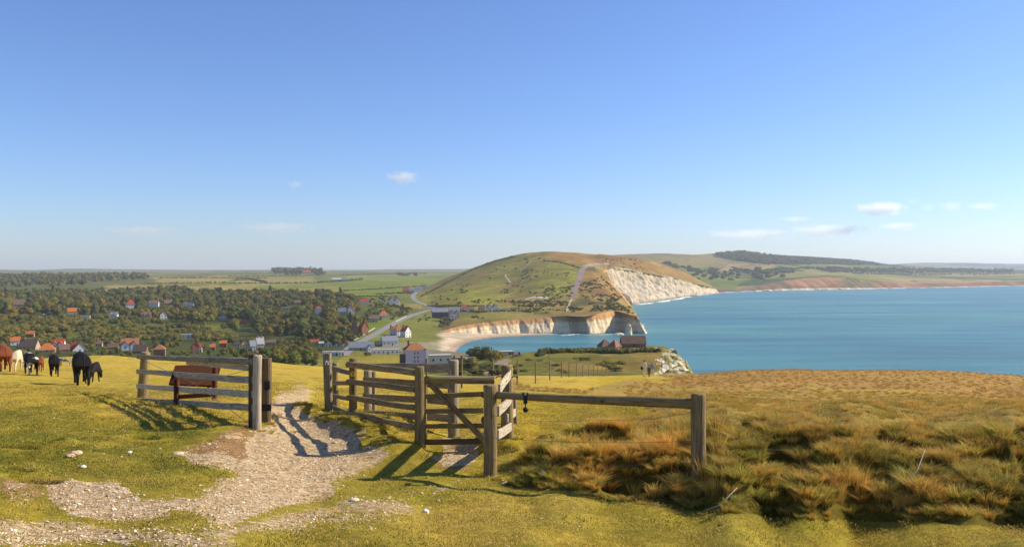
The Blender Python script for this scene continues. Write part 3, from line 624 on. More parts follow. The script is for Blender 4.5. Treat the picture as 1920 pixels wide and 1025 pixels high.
# ---- the near promontory
SA = [(850,735,200),(950,735,200),(1050,735,200),(1150,735,200),(1230,735,200),(1300,730,200)]
SB = [(862,704,290),(950,694,290),(1050,694,290),(1150,697,285),(1222,698,282),(1299,700,286)]
SCv = [(880,684,400),(960,676,360),(1050,672,350),(1150,668,350),(1225,668,345),(1286,676,335)]
SD = [(895,672,500),(980,663,430),(1050,658,420),(1150,655,420),(1220,653,415),(1264,656,392)]
SE = [(900,672,560),(985,661,480),(1050,653,460),(1150,649,460),(1205,646.5,460),(1243,649,440)]
def build_head():
    cs = [[P(*p) for p in c] for c in (SA, SB, SCv, SD, SE)]
    drop = [Vector((q.x + (4 if i > 3 else 0), q.y + 34, 0)) for i, q in enumerate(cs[-1])]; drop = [Vector((a.x, a.y, -3)) for a in drop]
    cs.append(drop)
    V = loft(cs, 300, [30, 50, 40, 16, 14]); X, Y = V[..., 0], V[..., 1]
    # seaward wall
    ex = []
    for k in range(1, 12):
        q = V[:, -1].copy(); t = k / 11; q[:, 0] += 1.2 * k + (fbm(q[:, 1] * .08, q[:, 1] * 0 + k * .3, 191, 3) - .5) * 6; q[:, 2] = q[:, 2] * (1 - t) - 3 * t; ex.append(q)
    V = np.concatenate([V, np.array(ex).transpose(1, 0, 2)], 1); X, Y = V[..., 0], V[..., 1]
    px, py = screen(V)
    chk = [(1236,668),(1246,661),(1268,655),(1290,672),(1308,700),(1300,740),(1220,704),(1238,688),(1232,676)]
    cm = inpoly(px + (fbm(X * .15, Y * .1, 195, 4) - .5) * 26, py + (fbm(X * .15, Y * .1, 197, 4) - .5) * 10, chk) | (np.arange(V.shape[1])[None] >= 300)
    cm2 = inpoly(px, py, [(1232, 699), (1238, 694), (1255, 693), (1262, 700), (1258, 705), (1235, 705)]) | inpoly(px, py, [(1222, 651), (1262, 655), (1262, 658), (1230, 656)])
    V[..., 2] += (fbm(X * .05, Y * .03, 193, 4) - .5) * 3.0 * (np.arange(V.shape[0])[:, None] < 130) * (np.arange(V.shape[1])[None] < 296)
    V[..., 2] += np.where(cm, (fbm(X * .35, Y * .25, 199, 4) - .6) * 4.5, 0) * (np.arange(V.shape[1])[None] < 300)
    polys = [([(950, 720), (1040, 690), (1150, 686), (1200, 672), (1130, 668), (1000, 672), (940, 690)], (.13, .13, .025), .8), ([(1040, 680), (1150, 660), (1250, 664), (1240, 690), (1150, 700), (1040, 690)], (.22, .15, .04), .75),
     ([(1070, 670), (1170, 664), (1200, 672), (1100, 684)], (.12, .125, .025), .6), ([(1000, 700), (1160, 690), (1160, 710), (1000, 716)], (.10, .10, .022), .6), ([(905, 700), (935, 676), (960, 674), (945, 690), (930, 720), (900, 720)], (.36, .28, .17), .8)]
    c = paint(V, (.17, .155, .03), polys, 5, .05)
    c = lerp3(c, (.68, .60, .46), (cm | cm2) * sstep(.42, .58, fbm(X * .3, Y * .2, 203, 4)) * .9)
    register('head', V[:, ::2])
    return npmesh('headland_ground', V.reshape(-1, 3), gridquads(*V.shape[:2]), True, c.reshape(-1, 3))
me = build_head(); me.materials.append(terrain_mat('headland_grass', .05, .3, 1.6, .28, .5, .6))
tag(link('headland', me), 'rough grassy promontory with a crumbling chalk edge above the sea', kind='structure')
# sea stack off the point
def rock(name, loc, r, h, mat, label, seed, cat='rock', lean=0):
    v, f = ICO2; v = v.copy(); q = .7 + .6 * fbm(v[:, 0] * 2 + seed, v[:, 1] * 2 + v[:, 2] * 1.7, seed, 3)
    v = v * q[:, None]; v[:, 0] = v[:, 0] * r + np.clip(v[:, 2], 0, 2) * lean; v[:, 1] *= r; v[:, 2] *= h
    me = npmesh(name, v + np.array(loc), None, False, T=f, attrs={'h': np.full(len(v), .5)}); me.materials.append(mat); o = link(name, me); tag(o, label, cat); return o
q = P(1178, 629, 930); rock('sea_stack', (q.x, q.y, -1), 3.8, 14.5, mat_bay, 'pointed chalk sea stack standing off the cliff end', 5, 'rock', 1.2)
q = P(1160, 626, 950); rock('rock', (q.x, q.y, 0), 5, 1.6, mat_bay, 'low pale boulder at the foot of the headland beside the stack', 8)
# ================================================================ sea
def sea_mat():
    m, nt, b = newmat('sea_water'); tc = N(nt, 'ShaderNodeTexCoord').outputs['Object']
    s1 = noise(nt, mapping(nt, tc, (.0009, .0045, 1)), 1.0, 6, .68, .8); s2 = noise(nt, mapping(nt, tc, (.004, .02, 1)), 1.0, 4, .6)
    c = ramp(nt, s1, [(.30, (.036, .140, .200)), (.5, (.062, .200, .220)), (.68, (.10, .27, .235))])
    c = mixrgb(nt, c, ramp(nt, s2, [(.33, .70), (.5, .98), (.67, 1.2)]), 1, 'MULTIPLY')
    nt.links.new(c, b.inputs['Base Color']); b.inputs['Roughness'].default_value = .38; b.inputs['Specular IOR Level'].default_value = .35; b.inputs['IOR'].default_value = 1.33
    w1 = noise(nt, mapping(nt, tc, (.10, .22, 1)), 1.0, 6, .7); bump(nt, b, w1, .8, 1.6)
    return m
n = 40; xs = np.linspace(-6000, 16000, n); ys = np.linspace(-3000, 24000, n); X, Y = np.meshgrid(xs, ys)
me = npmesh('sea', np.stack([X, Y, 0 * X], -1).reshape(-1, 3), gridquads(n, n)); me.materials.append(sea_mat())
tag(link('sea', me), 'calm turquoise blue sea filling the bay', kind='structure')
# surf: thin foam strips lying on the water along the shore
foam = simple('sea_foam', (.78, .80, .80), .1, .5)
def surf(line, w, label):
    pts = [P(a, b, c) for a, b, c in line]; T = loft([pts, pts], 160, [1])[0]; tan = np.gradient(T, axis=0)[:, :2]; nr = np.stack([tan[:, 1], -tan[:, 0]], -1); nr /= np.linalg.norm(nr, axis=1)[:, None]
    s = np.arange(160); ww = w * 2.6 * np.clip(fbm(s * .31, s * 0, 211, 4) - .38, 0, 1); off = (fbm(s * .07, s * 0 + 4, 213, 3) - .5) * w * 1.5
    A = T.copy(); B = T.copy(); A[:, :2] += nr * (off)[:, None]; B[:, :2] += nr * (off + ww)[:, None]; A[:, 2] = .12; B[:, 2] = .06
    me = npmesh('surf', np.concatenate([A, B]), gridquads(2, 160)); me.materials.append(foam); tag(link('surf', me), label, kind='structure')
zc = lambda px, Y: (px, HY + F * H / Y, Y)
surf([zc(1050, 935), zc(1080, 950), zc(1104, 940), zc(1140, 950), zc(1172, 940)], 5, 'line of white surf breaking where the beach meets the headland')
surf([zc(1190, 1700), zc(1240, 1880), zc(1300, 2200), zc(1345, 2400), zc(1400, 2560), zc(1500, 2700), zc(1620, 2850), zc(1800, 3120), zc(1920, 3340)], 17, 'thin white surf line along the far coast')
surf([zc(1202, 960), zc(1206, 1000), zc(1204, 1060), zc(1206, 1120)], 3, 'white water washing round the headland tip')

# ================================================================ draped strips: roads, lanes and trodden paths
def drape(name, line, w, mat, label, lift=.25, n=90, kind='structure', keys=('valley', 'hill', 'head'), wv=0.0):
    L = []
    seg = [np.hypot(line[i + 1][0] - line[i][0], line[i + 1][1] - line[i][1]) for i in range(len(line) - 1)]; cum = np.concatenate([[0], np.cumsum(seg)])
    for s in np.linspace(0, cum[-1], n):
        q = hit(np.interp(s, cum, [p[0] for p in line]), np.interp(s, cum, [p[1] for p in line]), keys)
        if q is not None: L.append(tuple(q))
    L = np.array(L); k = np.array([1, 2, 3, 2, 1]) / 9
    for a in range(3):
        pad = np.concatenate([[L[0, a]] * 2, L[:, a], [L[-1, a]] * 2]); L[:, a] = np.convolve(pad, k, 'valid')
    tan = np.gradient(L, axis=0)[:, :2]; nr = np.stack([tan[:, 1], -tan[:, 0]], -1); nr /= np.linalg.norm(nr, axis=1)[:, None] + 1e-9
    rows = []; ww = w * (1 + wv * (fbm(np.arange(len(L)) * .3, np.zeros(len(L)), 217, 2) - .5))
    for t in (-.5, 0, .5):
        q = L.copy(); q[:, :2] += nr * (t * ww)[:, None]
        q[:, 2] = [zdown(float(a), float(b_), keys) + lift for a, b_ in q[:, :2]]; rows.append(q)
    V = np.array(rows); me = npmesh(name, V.reshape(-1, 3), gridquads(3, len(L))); me.materials.append(mat)
    return tag(link(name, me), label, kind=kind)
tarmac = simple('worn_tarmac', (.24, .22, .21), .12, .3); chalkpath = simple('chalk_path', (.50, .42, .28), .2, .2); paleway = simple('stony_track', (.36, .29, .20), .2, .2)
drape('road', [(640,668),(660,650),(690,634),(720,617),(745,603),(775,590),(800,583),(815,578),(800,572),(780,565),(772,556),(780,548),(795,540),(815,534)], 9, tarmac, 'grey lane climbing from the village past the long grey building')
drape('road', [(1072,560),(1074,552),(1080,538),(1087,522),(1091,506),(1098,500),(1112,496.5),(1128,495),(1150,497)], 10.5, simple('hill_road', (.23, .165, .13), .25, .12), 'broad purplish road cutting straight up the big down')
drape('path', [(1092,499),(1100,497),(1125,494),(1150,495),(1175,498.5)], 4, paleway, 'pale verge of the hill road')
drape('footpath', [(1063,583),(1066,573),(1072,560)], 2.6, chalkpath, 'short chalk track below the foot of the hill road', wv=1)
drape('footpath', [(957,536),(956,528),(948,518),(948,514)], 3, chalkpath, 'white zigzag track on the green face of the down', wv=.8)
drape('footpath', [(975,507),(990,496),(998,488),(1010,481)], 3, paleway, 'faint track climbing to the top of the down', wv=.8)
drape('footpath', [(845,528),(880,514),(915,500),(945,490)], 3, paleway, 'pale track along the left shoulder of the down', wv=.8)
drape('footpath', [(985,561),(1000,557),(1012,557),(1026,559)], 10, simple('bare_chalk', (.72, .64, .50), .15, .1), 'bare white chalk scar on the lower slope of the down', wv=1.6)
drape('footpath', [(905,702),(925,688),(940,679),(952,672)], 3.5, paleway, 'pale path winding over the near promontory', lift=.15, keys=('valley', 'head'), wv=.5)
drape('wall', [(663,640),(680,630),(703,616)], 1.6, simple('white_wall', (.70, .66, .58), .1, .5), 'low white roadside wall beside the lane', lift=1.0)
drape('wall', [(742,604),(752,599),(762,594)], 1.6, simple('white_wall', (.70, .66, .58), .1, .5), 'short white wall at the bend of the lane', lift=1.0)
# ================================================================ timber: posts, rails, boards
def wood_mat(name, dark, light, lich=(.25, .24, .08), la=.5):
    m, nt, b = newmat(name); tc = N(nt, 'ShaderNodeTexCoord').outputs['Object']; oi = N(nt, 'ShaderNodeObjectInfo').outputs['Random']
    ad = N(nt, 'ShaderNodeVectorMath', operation='ADD'); nt.links.new(tc, ad.inputs[0])
    cb = N(nt, 'ShaderNodeCombineXYZ'); 
    for k in range(3):
        mm = N(nt, 'ShaderNodeMath', operation='MULTIPLY'); mm.inputs[1].default_value = (37, 53, 71)[k]; nt.links.new(oi, mm.inputs[0]); nt.links.new(mm.outputs[0], cb.inputs[k])
    nt.links.new(cb.outputs[0], ad.inputs[1]); v = ad.outputs[0]
    g = noise(nt, mapping(nt, v, (26, 26, 1.3)), 1.0, 6, .7, .4); f = noise(nt, mapping(nt, v, (70, 70, 3)), 1.0, 4, .7); p = noise(nt, v, 3.2, 5, .65); kn = noise(nt, mapping(nt, v, (9, 9, 4)), 1.0, 3, .5)
    c = ramp(nt, g, [(.28, dark), (.5, tuple((a + b_) / 2 for a, b_ in zip(dark, light))), (.7, light)])
    c = mixrgb(nt, c, ramp(nt, f, [(.38, .45), (.52, 1.0), (.7, 1.2)]), 1, 'MULTIPLY')
    c = mixrgb(nt, c, lich, ramp(nt, p, [(.48, 0), (.66, la)]))
    c = mixrgb(nt, c, (.06, .045, .03), ramp(nt, kn, [(.66, 0), (.72, .8)]))
    c = mixrgb(nt, c, ramp(nt, oi, [(0, .8), (1, 1.15)]), 1, 'MULTIPLY')
    nt.links.new(c, b.inputs['Base Color']); b.inputs['Roughness'].default_value = .9; b.inputs['Specular IOR Level'].default_value = .15
    s = N(nt, 'ShaderNodeMath', operation='ADD'); nt.links.new(g, s.inputs[0]); nt.links.new(f, s.inputs[1]); bump(nt, b, s.outputs[0], .9, .012); return m
WOOD = wood_mat('weathered_log', (.15, .105, .05), (.40, .29, .14), (.30, .27, .07), .6)
WOODG = wood_mat('silvered_plank', (.18, .14, .085), (.42, .34, .22), (.27, .25, .12), .4)
WOODP = wood_mat('pale_plank', (.40, .33, .22), (.62, .53, .38), (.45, .42, .25), .3)
WOODB = wood_mat('brown_post', (.07, .05, .03), (.20, .13, .075), (.16, .15, .06), .35)
WOODR = wood_mat('red_brown_board', (.07, .025, .012), (.17, .06, .025), (.12, .05, .025), .5)
IRON = simple('black_iron', (.02, .02, .022), .2, 20, .5); WIRE = simple('galvanised_wire', (.13, .11, .09), .2, 30, .5, spec=.5)
_ws = [0]
def log(name, p0, p1, r, mat, parent=None, taper=.94, rough=.05, seg=22, top=True):
    """round timber from p0 to p1, its length along local z"""
    _ws[0] += 1; s = _ws[0] * 3.7; p0, p1 = Vector(p0), Vector(p1); L = (p1 - p0).length; nr = max(6, int(L / .09)); rows = []
    for k in range(nr + 1):
        t = k / nr; z = t * L; rr = r * (1 + (taper - 1) * t); bx, by = (vnoise(z * .9, s, 3) - .5) * r * .28, (vnoise(z * .9, s + 9, 4) - .5) * r * .28
        if t in (0, 1): bx = by = 0 if L > 1e9 else bx
        a = np.linspace(0, 2 * math.pi, seg, endpoint=False)
        q = rr * (1 + (fbm(np.cos(a) * 1.4 + s, np.sin(a) * 1.4 + z * 1.2, 5, 3) - .5) * rough * 4 + (vnoise(a * 5, z * .4 + s, 6) - .5) * rough)
        rows.append(np.stack([np.cos(a) * q + bx, np.sin(a) * q + by, np.full(seg, z)], 1))
    lastx = rows[-1]; c = lastx.mean(0)
    for q_, dz in ((.93, .012), (.6, .018), (.05, .020)):
        e = c + (lastx - c) * q_; e[:, 2] = L + dz * r / .09 + (vnoise(e[:, 0] * 30, e[:, 1] * 30, 8) - .5) * .012; rows.append(e)
    b0 = rows[0]; c0 = b0.mean(0); e = c0 + (b0 - c0) * .05; rows.insert(0, e)
    V = np.concatenate(rows); n = len(rows); i = np.arange(n * seg).reshape(n, seg); j = np.roll(i, -1, 1)
    Q = np.stack([i[:-1], j[:-1], j[1:], i[1:]], -1).reshape(-1, 4)
    me = npmesh(name, V, Q, True); me.materials.append(mat)
    o = link(name, me); o.matrix_world = Matrix.Translation(p0) @ (p1 - p0).to_track_quat('Z', 'Y').to_matrix().to_4x4()
    if parent is not None: o.parent = parent; o.matrix_parent_inverse = parent.matrix_world.inverted() if False else Matrix.Translation(-parent.location)
    return o
def plank(name, p0, p1, h, t, mat, parent=None, bow=0.0, square=False):
    """sawn board from p0 to p1: h tall (world up), t thick; local z along its length"""
    _ws[0] += 1; s = _ws[0] * 2.3; p0, p1 = Vector(p0), Vector(p1); d = (p1 - p0); L = d.length; d.normalize()
    up = Vector((0, 0, 1)) if abs(d.z) < .9 else Vector((0, 1, 0)); side = up.cross(d).normalized(); up2 = d.cross(side)
    nr = max(4, int(L / .14)); rows = []; e = min(t, h) * .14
    sec = [(-h / 2 + e, -t / 2), (h / 2 - e, -t / 2), (h / 2, -t / 2 + e), (h / 2, t / 2 - e), (h / 2 - e, t / 2), (-h / 2 + e, t / 2), (-h / 2, t / 2 - e), (-h / 2, -t / 2 + e)]
    for k in range(nr + 1):
        z = L * k / nr; oy = (vnoise(z * .8, s, 3) - .5) * h * .16 + math.sin(math.pi * k / nr) * bow; ox = (vnoise(z * .8, s + 5, 3) - .5) * t * .3
        rows.append([(a * (1 + (vnoise(z * 2, s + a * 9, 2) - .5) * .10) + oy, b_ + ox, z) for a, b_ in sec])
    V = np.array(rows).reshape(-1, 3); n = len(rows); i = np.arange(n * 8).reshape(n, 8); j = np.roll(i, -1, 1)
    Q = np.stack([i[:-1], j[:-1], j[1:], i[1:]], -1).reshape(-1, 4)
    me = bpy.data.meshes.new(name); me.from_pydata(V.tolist(), [], Q.tolist() + [list(range(8))[::-1], list(range((n - 1) * 8, n * 8))]); me.materials.append(mat)
    o = link(name, me); R = Matrix((( up2.x, side.x, d.x), (up2.y, side.y, d.y), (up2.z, side.z, d.z))).to_4x4()
    o.matrix_world = Matrix.Translation(p0) @ R
    if parent is not None: o.parent = parent; o.matrix_parent_inverse = Matrix.Translation(-parent.location)
    return o
def wire(name, pts, r, mat, parent=None, sag=0.0):
    P_ = [Vector(p) for p in pts]; out = []
    for a, b_ in zip(P_[:-1], P_[1:]):
        for k in range(8): t = k / 8; out.append(a.lerp(b_, t) - Vector((0, 0, sag * 4 * t * (1 - t))))
    out.append(P_[-1]); mb = MB(); mb.tube(out, r, 5); me = mb.mesh(name, mat, True); o = link(name, me)
    if parent is not None: o.parent = parent; o.matrix_parent_inverse = Matrix.Translation(-parent.location)
    return o
def base(px, Y, dz=-.12):
    x = (px - CX) / F * Y; return Vector((x, Y, float(near_z(np.array([x]), np.array([Y]))[0]) + dz))
def at(px, py, Y): return P(px, py, Y)

# right-hand barrier: two stout posts and one round rail
t = tag(empty('barrier_rail', base(1110, 10.9)), 'single round rail between two stout posts on the right of the gate', 'barrier')
Y1, Y2 = 11.4, 10.4
log('post', base(921, Y1, -.35), at(919, 723, Y1), .092, WOOD, t, .97); log('post', base(1311, Y2, -.35), at(1310, 740, Y2), .092, WOOD, t, .95, .06)
log('rail', at(931, 741.5, Y1 - .03), at(1300, 757, Y2), .048, WOOD, t, 1.32, .07)
wire('wire', [at(921, 778, Y1 - .1), at(1120, 786, 11.0), at(1306, 770, Y2 - .09)], .0022, WIRE, t, .05)
wire('wire', [at(921, 820, Y1 - .1), at(1306, 826, Y2 - .09)], .0022, WIRE, t, .04)
wire('wire', [at(921, 862, Y1 - .1), at(1306, 868, Y2 - .09)], .0022, WIRE, t, .04)
# strands running on to the right out of frame
t = tag(empty('wire_strand', at(1312, 800, 10.4)), 'thin slack wires running right from the stout end post over the rough bank', 'wire fence')
for a, b_ in ((785, 800), (835, 860), (882, 905)): wire('wire', [at(1313, a, 10.42), at(1650, a + 5, 11.3), at(2050, b_, 12.0)], .0018, WIRE, t, .04)
# latch hanging from the rail
t = tag(empty('latch', at(985, 745, 11.15)), 'black iron latch and weight hanging from the round rail', 'gate latch')
c = at(985, 748, 11.06); mb = MB(); mb.box(-.028, .028, -.07, .05, .045, .058); mb.box(-.026, .026, -.072, -.058, -.05, .05); mb.tube([(-.02, -.07, .05), (-.035, -.075, .085), (-.012, -.075, .098)], .012, 8); mb.tube([(.02, -.07, .05), (.035, -.075, .08), (.015, -.075, .098)], .012, 8)
o = mb.build('clip', IRON, t); o.location = c - t.location
mb = MB(); mb.tube([(0, -.066, -.04), (.002, -.066, -.10)], .007, 8); o = mb.build('hanger', IRON, t); o.location = c - t.location
v, f = ICO2; me = npmesh('weight', v * .036 + np.array([.002, -.066, -.125]), None, True, T=f); me.materials.append(IRON); o = link('weight', me, t); o.location = c - t.location

# side of the kissing gate: sunlit pale boards running back
t = tag(empty('board_fence', base(950, 14.2)), 'short run of pale sunlit boards behind the near stout post', 'fence')
log('post', base(951, 14.2, -.3), at(950, 686, 14.2), .105, WOOD, t, .93, .06)
log('post', base(968, 17.0, -.3), at(962, 735, 17.0), .06, WOODG, t)
for a, b_, c_ in ((726, 697, 0), (768, 744, 1), (812, 795, 2)):
    plank('board', at(936 - c_ * 1.5, a + 3, Y1 + .12), at(957 + c_, b_ + 4, 14.25), .135, .035, WOODP, t)
plank('board', at(950, 785, 13.9), at(966, 772, 16.6), .14, .035, WOODP, t)
plank('board', at(955, 700, 13.9), at(960, 694, 14.9), .09, .03, WOODP, t)
mb = MB(); mb.tube([(0, 0, 0), (.06, -.03, .03), (.13, -.03, .012)], .009, 8); o = mb.build('hook', IRON, t); o.location = at(957, 708, 14.1) - t.location
mb = MB(); mb.tube([(0, 0, 0), (-.07, -.05, .015), (-.12, -.06, -.01)], .010, 8); o = mb.build('hasp', simple('rusty_iron', (.16, .05, .02), .3, 20), t); o.location = at(943, 706, 13.9) - t.location

# the swinging leaf
GY = 13.25
t = tag(empty('swing_gate', at(855, 826, GY)), 'wooden five-bar pedestrian gate with a diagonal brace', 'gate')
log('bar', at(797, 712, GY), at(926, 712, GY), .062, WOOD, t, .95, .05)
for a, b_ in ((742, 738), (771, 770), (799, 798)): plank('bar', at(796, a, GY), at(906 if a < 790 else 908, b_, GY), .075, .035, WOOD, t)
plank('bar', at(796, 828, GY), at(905, 826.5, GY), .085, .04, WOODB, t)
plank('brace', at(804, 717, GY - .045), at(908, 824, GY - .045), .09, .032, WOOD, t)
plank('stile', at(923, 840, GY + .07), at(923, 700, GY + .07), .125, .05, WOODB, t)
mb = MB(); n = 14; mb.prism([(.0625 * math.cos(math.pi * k / n), .0625 * math.sin(math.pi * k / n)) for k in range(n + 1)], -.025, .025); o = mb.build('rounded_top', WOODB, t); o.location = at(923, 700.5, GY + .07) - t.location
plank('hanging_stile', at(797, 838, GY + .05), at(797, 706, GY + .05), .07, .05, WOOD, t)
for yy in (740, 787):
    me = npmesh('bumper', ICO2[0] * np.array([.05, .03, .05 if yy < 760 else .062]), None, True, T=ICO2[1]); me.materials.append(WOODB); o = link('bumper', me, t); o.location = at(908, yy, 12.9) - t.location

# the front fence of curved rails
t = tag(empty('curved_fence', base(700, 15.2)), 'curved four-rail fence of the kissing gate nearest the gravel path', 'fence')
log('post', base(788, 13.0, -.3), at(787, 688, 13.0), .077, WOOD, t, .95)
log('post', base(663, 16.5, -.3), at(662, 672.5, 16.5), .078, WOOD, t, .97)
log('post', base(630, 18.4, -.3), at(629, 681, 18.4), .066, WOOD, t, .95)
o = plank('square_post', base(616, 17.6, -.3), at(614, 662, 17.6), .15, .15, WOODG, t)
A = [(683, 698), (715, 730), (745, 764), (774, 801)]; Bq = [(690, 698), (717, 728), (741, 753), (763, 782)]
for k, ((a, b_), (c_, d_)) in enumerate(zip(A, Bq)):
    log('rail', at(653, a, 16.4), at(779, b_, 13.05), .058 if k == 0 else .05, WOOD, t, .9, .09)
    log('rail', at(624, c_, 18.3), at(665, (a + 4 if k != 0 else 700), 16.62), .055 if k == 0 else .045, WOODG, t, .95, .09)
# waymarkers
t2 = tag(empty('waymarker', at(661, 701, 16.42)), 'round yellow footpath waymarker nailed to a fence post', 'waymarker')
mb = MB(); n = 20; mb.prism([(.047 * math.cos(2 * math.pi * k / n), .047 * math.sin(2 * math.pi * k / n)) for k in range(n)], -.004, .004); o = mb.build('disc', simple('yellow_plastic', (.75, .40, .02), .05, 8, .5), t2); o.location = (0, -.005, 0)
mb = MB(); mb.prism([(-.004, -.03), (.004, -.03), (.004, .01), (.016, .01), (0, .032), (-.016, .01), (-.004, .01)], -.002, .002); o = mb.build('arrow', simple('dark_print', (.03, .02, .01), .1, 8), t2); o.location = (.012, -.013, 0)
t2 = tag(empty('waymarker', at(613.5, 681, 17.5)), 'white horse-and-arrow mark on the square gate post', 'waymarker')
wp = simple('white_print', (.75, .75, .72), .05, 9)
mb = MB(); mb.tube([(-.035, 0, .02), (.0, 0, .035), (.03, 0, .02)], .011, 6); mb.tube([(-.03, 0, .02), (-.035, 0, -.03)], .008, 6); mb.tube([(.01, 0, .02), (.03, 0, -.025)], .008, 6); mb.tube([(.03, 0, .02), (.045, 0, .045)], .009, 6); mb.tube([(-.01, 0, .02), (-.03, 0, .06)], .009, 6)
o = mb.build('mark', wp, t2); o.location = (0, -.005, 0)

# rear fence of the enclosure
t = tag(empty('rear_fence', base(770, 17)), 'wide-boarded rear fence of the kissing gate behind the gate leaf', 'fence')
log('post', base(851, 14.9, -.3), at(850, 676, 14.9), .098, WOODG, t, .95)
log('post', base(690, 20.5, -.3), at(690, 695, 20.5), .095, WOODG, t, .95); log('post', base(701, 21.5, -.3), at(701, 697, 21.5), .06, WOODG, t)
for a, b_ in ((688, 688), (712, 722), (743, 752), (774, 783)):
    if a == 688: plank('rail', at(680, 688, 19.5), at(846, 689, 14.8), .15, .05, WOODG, t)
    else: plank('rail', at(682, a, 20.4), at(846, b_, 14.8), .13, .04, WOODG, t)

# gate posts of the open gateway and left fence
t = tag(empty('gate_post', base(499, 14.6)), 'dark square gate post with an iron fastening beside the gravel path', 'gate post')
plank('post', base(499, 14.6, -.3), at(499, 671, 14.6), .17, .16, WOODB, t)
mb = MB(); mb.box(-.05, .05, -.02, .0, -.07, .07); mb.tube([(.0, -.03, .05), (.05, -.04, .02), (.04, -.04, -.04), (-.01, -.03, -.09)], .012, 8); o = mb.build('fastening', IRON, t); o.location = at(501, 722, 14.5) - t.location
mb = MB(); mb.box(-.085, .085, -.005, .012, -.09, .02); o = mb.build('plate', IRON, t); o.location = at(499, 760, 14.5) - t.location
t = tag(empty('rail_fence', base(380, 17)), 'grey post and plank fence on the mound left of the gravel path', 'fence')
YA, YB = 22.6, 13.7
log('post', base(482, YB, -.35), at(483, 667, YB), .072, WOODP, t, .96, .05); 
log('post', base(267, YA, -.2), at(272, 661, YA), .135, WOOD, t, .92, .06)
plank('post', base(260, YA + .35, -.2), at(268, 664, YA + .35), .09, .09, WOODB, t)
log('rail', at(260, 669, YA), at(476, 677.5, YB), .056, WOODG, t, .95, .05)
for k, (a, b_) in enumerate(((696, 712), (724, 738.5), (749, 764))): plank('board', at(257 if k < 2 else 255, a, YA), at(477, b_, YB), .115, .035, WOODP, t)
plank('board', at(350, 678, 18.4), at(478, 690, 13.9), .10, .03, WOODP, t)
plank('end_block', at(473, 664, YB + .12), at(473, 800, YB + .12), .10, .11, WOODB, t)
wire('wire', [at(270, 676, YA - .2), at(360, 716, 17.5), at(476, 800, YB)], .006, WIRE, t)
wire('wire', [at(276, 742, YA - .2), at(476, 690, YB)], .004, WIRE, t)

# information board seen from behind
BY = 19.0
t = tag(empty('information_board', base(366, BY)), 'dark red-brown lectern board on two legs behind the left plank fence', 'information board')
for a in (331, 402): plank('leg', base(a, BY - .68, -.2), at(a, 688 if a > 350 else 710, BY - .68), .11, .09, WOODR, t)
plank('crosspiece', at(332, 743, BY - .66), at(402, 739, BY - .66), .09, .05, WOODR, t)
L0, L1, U0, U1 = at(317, 722, BY - .55), at(404, 726, BY - .55), at(329, 688, BY + .1), at(415, 686, BY + .1)
nrm = (L1 - L0).cross(U0 - L0).normalized() * .05
mb = MB(); mb.add([L0, L1, U1, U0, L0 + nrm, L1 + nrm, U1 + nrm, U0 + nrm], [(0, 3, 2, 1), (4, 5, 6, 7), (0, 1, 5, 4), (1, 2, 6, 5), (2, 3, 7, 6), (3, 0, 4, 7)]); o = mb.build('panel', WOODR, t); o.matrix_parent_inverse = Matrix.Translation(-t.location)
plank('rib', L0.lerp(L1, .18) - nrm * .6, U0.lerp(U1, .18) - nrm * .6, .06, .04, WOODR, t); plank('rib', L0.lerp(L1, .84) - nrm * .6, U0.lerp(U1, .84) - nrm * .6, .06, .04, WOODR, t)
plank('top_frame', U0, U1, .05, .07, WOODG, t)

# post-and-wire fence wandering over the brow
t = tag(empty('wire_fence', base(865, 37)), 'line of thin pale posts with wire receding over the brow to the sea', 'fence')
FP = [(800, 736, 672, 29), (866, 724, 674, 34), (924, 716, 674, 41), (970, 711, 674, 47), (1004, 709, 677, 55), (1031, 707, 677, 64), (1053, 705, 678, 72), (1067, 704, 679, 80), (1081, 704, 680, 88), (1093, 704, 681, 97), (1104, 703.5, 682, 106), (1113, 703.5, 683, 114), (1121, 703, 684, 122), (1129, 703, 685, 130), (1136, 703, 686, 138), (1143, 703, 687, 146)]
tops = []
for a, b_, c_, y in FP:
    B0 = base(a, y, -.3); T = Vector((B0.x, B0.y, max(at(a, c_, y).z, B0.z + 1.2))); T.z = min(T.z, B0.z + 1.75); log('post', B0, T, .042 if y < 60 else .05, WOODG, t, .95, .05, 8); tops.append(T)
for d_ in (.12, .45, .8): wire('wire', [q - Vector((0, .05, d_)) for q in tops], .004, WIRE, t)
q = hit(1029, 671, ('head',)); t = tag(log('marker_post', q - Vector((0, 0, .3)), q + Vector((.1, 0, 2.9)), .16, WOODG, None, .9, .05, 10), 'lone grey marker post standing on the near promontory', 'post')

# ================================================================ litter and stones by the gate
def stone(px, py, r, col, label, flat=.6, seed=0, grp=None, cat='stone', name='stone'):
    v, f = ICO2; q = .75 + .5 * fbm(v[:, 0] * 1.6 + seed * 3, v[:, 1] * 1.6 + v[:, 2] * 1.3, seed, 3); p = ng(px, py); v = v * q[:, None] * r; v[:, 2] *= flat
    me = npmesh(name, v, None, False, T=f); me.materials.append(simple('stone_colour', col, .2, 14, .9, .01)); o = link(name, me); o.location = p + Vector((0, 0, r * flat * .4)); o.rotation_euler = (0, 0, seed); tag(o, label, cat, grp)
stone(1003, 886, .085, (.55, .36, .24), 'rounded pinkish stone in the rough grass right of the near stout post', .85, 2)
stone(798, 965, .035, (.80, .76, .68), 'small bright white stone alone on the turf below the gate shadow', .8, 3)
stone(334, 853, .07, (.60, .45, .30), 'pale flat stone on the grassy mound left of the bare earth', .35, 4)
stone(143, 852, .075, (.62, .42, .27), 'pinkish stone in the mound turf near the left edge', .5, 5); stone(132, 856, .06, (.60, .38, .24), 'smaller pinkish stone touching its larger neighbour on the mound', .5, 6)
